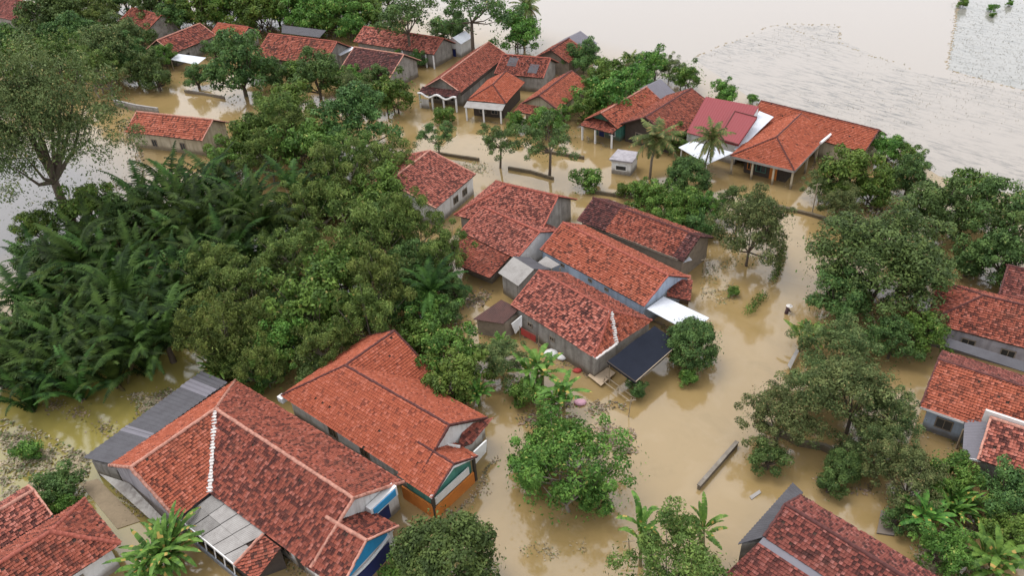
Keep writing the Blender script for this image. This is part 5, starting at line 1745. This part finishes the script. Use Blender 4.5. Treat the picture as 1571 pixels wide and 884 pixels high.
# near field: broken rows
row_d = (at(1500, 170) - at(1300, 120)); row_d.z = 0; row_d.normalize(); row_n = Vector((-row_d.y, row_d.x, 0))
o0 = at(1300, 140)
for i in range(-50, 60):
    dens = rr.uniform(.15, 1)
    for j in range(-140, 200):
        p = o0 + row_n * (i * .85) + row_d * (j * .42)
        v = math.sin(p.x * .11 + p.y * .05) + math.sin(p.y * .17 - p.x * .06)
        if rr.random() > .62 * dens * (1 + .6 * v): continue
        q = p + Vector((rr.gauss(0, .2), rr.gauss(0, .25), 0))
        cs = Vector((q.x, q.y, -CAMH)); dep = q.y * math.cos(PITCH) + CAMH * math.sin(PITCH)
        u = q.x; vv = q.y * math.sin(PITCH) - CAMH * math.cos(PITCH)
        u2 = u * math.cos(ROLL) + vv * math.sin(ROLL); v2 = -u * math.sin(ROLL) + vv * math.cos(ROLL)
        px, py = PW / 2 + FOC * u2 / dep, PH / 2 - FOC * v2 / dep
        if inpoly(px, py, F1): sp.append(q)
tufts('rice_stubble', sp, .20, 'stubble', 'broken rows of drowned rice stubble in the pale flooded field', 3, 3, .03)
def dyke(pts, label, w=.5, h=.08, gap=.25, seed=1):
    r0 = random.Random(seed); mb = MB(); tf = []
    for a, b in zip(pts[:-1], pts[1:]):
        L = (b - a).length; n = int(L / .5)
        for i in range(n):
            if r0.random() < gap: continue
            q = a.lerp(b, (i + .5) / n) + Vector((r0.gauss(0, .15), r0.gauss(0, .15), 0)); tf.append(q)
            s_ = [Vector((q.x + math.cos(t * 1.047 + .3) * .42 * r0.uniform(.6, 1.2), q.y + math.sin(t * 1.047 + .3) * w * r0.uniform(.6, 1.2), -.05)) for t in range(6)]
            top = Vector((q.x, q.y, h * r0.uniform(.5, 1.2)))
            for t in range(6): mb.face([s_[t], s_[(t + 1) % 6], top])
    o = mb.build('field_dyke', M['mud']); tag(o, label, None, None, 'structure')
    return tf
t1 = dyke([at(1062, 90), at(1090, 76), at(1140, 58), at(1175, 42), at(1205, 36), at(1285, 38), at(1290, 60)], 'drowned field dyke', .35, 0.08, .3, 1)
t2 = dyke([at(1210, 40), at(1255, 62), at(1290, 66), at(1330, 84), at(1393, 100), at(1394, 108)], 'drowned field dyke', .4, 0.06, .55, 2)
t3 = dyke([at(1471, 0), at(1463, 50), at(1452, 106)], 'drowned field dyke', .35, 0.09, .15, 3)
t4 = dyke([at(1452, 106), at(1485, 116), at(1510, 122), at(1571, 138), at(1640, 155)], 'drowned field dyke', .4, 0.08, .3, 4)
tufts('dyke_grass', t1 + t2 + t3 + t4, .3, 'grass', 'grass tufts along the drowned field dykes', 8, 3, .03)
# far right field with weeds
sp = [at(rr.uniform(1458, 1571), rr.uniform(2, 130)) for _ in range(1500)]
tufts('field_weeds', sp, .2, 'stubble', 'thin weeds in the pale field at the top right', 9, 3, .03)
for i, (x, y, w) in enumerate(((1478, 5, 16), (1523, 12, 14), (1522, 23, 9), (1550, 5, 10))):
    plant('fresh_s', x, y, w, ['weed clump at the corner of the top right field', 'upper of two dark weed clumps in the top right field', 'lower of two dark weed clumps in the top right field', 'weed clump nearest the top right corner'][i])

# ------------------------------------------------------------------ floating debris and bank weeds
def litter(poly, n, seed, s=.25, name='floating_debris', label='floating leaves and rubbish', mat='debris'):
    rs = np.random.RandomState(seed); pts = []
    r0 = random.Random(seed)
    xs = [p[0] for p in poly]; ys = [p[1] for p in poly]
    cl = [(r0.uniform(min(xs), max(xs)), r0.uniform(min(ys), max(ys))) for _ in range(max(4, n // 60))]
    while len(pts) < n:
        cx, cy = r0.choice(cl)
        x, y = r0.gauss(cx, 9), r0.gauss(cy, 6)
        if inpoly(x, y, poly):
            p = at(x, y, r0.uniform(.01, .10)); pts.append((p.x, p.y, p.z))
    P = np.array(pts); nr = unit(rs.normal(size=P.shape) * .3 + np.array([0, 0, 1]))
    Q = leaf_quads(rs, P, nr, s, .5, 0)
    o = bpy.data.objects.new(name, quads_mesh(name, Q, M[mat])); link(o)
    return tag(o, label, None, None, 'stuff')
litter([(0, 640), (60, 660), (140, 700), (130, 760), (60, 770), (0, 780)], 2600, 1, .30, label='pale floating rubbish and reeds along the left bank')
litter([(160, 610), (300, 590), (330, 600), (200, 680), (150, 690)], 1500, 2, .26, label='dark floating weeds beside the corrugated lean-to')
litter([(40, 560), (290, 530), (290, 600), (120, 700), (20, 700)], 900, 3, .22, label='green scum patches on the left lagoon')
litter([(690, 440), (760, 440), (735, 500), (700, 520), (670, 480)], 700, 4, .30, label='grey debris below the grey shed')
litter([(860, 600), (960, 620), (985, 700), (920, 690)], 700, 5, .25, label='twigs and rubbish around the wide front tree')
litter([(770, 600), (860, 590), (900, 640), (800, 660)], 500, 6, .25, label='leaf litter at the foot of the banana plants')
litter([(1160, 640), (1420, 640), (1420, 760), (1200, 760)], 600, 7, .24, label='leaf litter under the right front thicket')
litter([(1350, 760), (1571, 760), (1571, 884), (1420, 884)], 2500, 8, .28, label='muddy garden litter at the lower right')
litter([(1270, 270), (1420, 270), (1420, 340), (1260, 340)], 800, 9, .30, label='litter on the spit behind the biggest tree')
litter([(170, 160), (210, 190), (230, 290), (170, 290)], 700, 10, .35, label='grey litter beside the small cream house')
litter([(800, 800), (900, 800), (900, 884), (790, 884)], 110, 11, .16, label='thin scum streaks on the front water')
litter([(640, 230), (780, 255), (760, 275), (650, 250)], 500, 12, .25, label='weeds along the low wall by the pale channel')
litter([(1080, 395), (1130, 395), (1130, 470), (1070, 470)], 500, 13, .2, label='mud and weeds at the channel edge by the long house')

# scum lines along house walls
def scum(pairs, n, seed, label):
    rs = np.random.RandomState(seed); P = []
    for (a, b) in pairs:
        a, b = at(*a), at(*b)
        for t in rs.rand(n):
            q = a.lerp(b, float(t)); w = abs(rs.normal()) * .35 * (1 + math.sin(9 * t + seed))
            d = (b - a).normalized()
            P.append((q.x + d.y * w + rs.normal() * .08, q.y - d.x * w + rs.normal() * .08, rs.uniform(.01, .06)))
    P = np.array(P); nr = unit(rs.normal(size=P.shape) * .25 + np.array([0, 0, 1]))
    o = bpy.data.objects.new('floating_scum', quads_mesh('floating_scum', leaf_quads(rs, P, nr, .17, .6, 0), M['debris'])); link(o)
    return tag(o, label, None, None, 'stuff')
scum([((800, 512), (905, 578)), ((1000, 505), (1040, 540)), ((905, 345), (1040, 410)), ((1000, 490), (1060, 520))], 260, 3, 'scum and leaves along the walls of the middle houses')
scum([((640, 760), (700, 790)), ((700, 790), (760, 700)), ((430, 850), (520, 900)), ((170, 745), (275, 815))], 240, 4, 'scum along the walls of the two big front houses')
scum([((1130, 245), (1215, 285)), ((1215, 285), (1270, 230)), ((900, 210), (935, 225)), ((650, 160), (700, 180)), ((715, 180), (770, 190))], 200, 5, 'scum along the walls of the upper houses')
scum([((1415, 650), (1480, 680)), ((1480, 700), (1571, 745)), ((1180, 850), (1225, 760))], 220, 6, 'scum along the walls of the right edge houses')
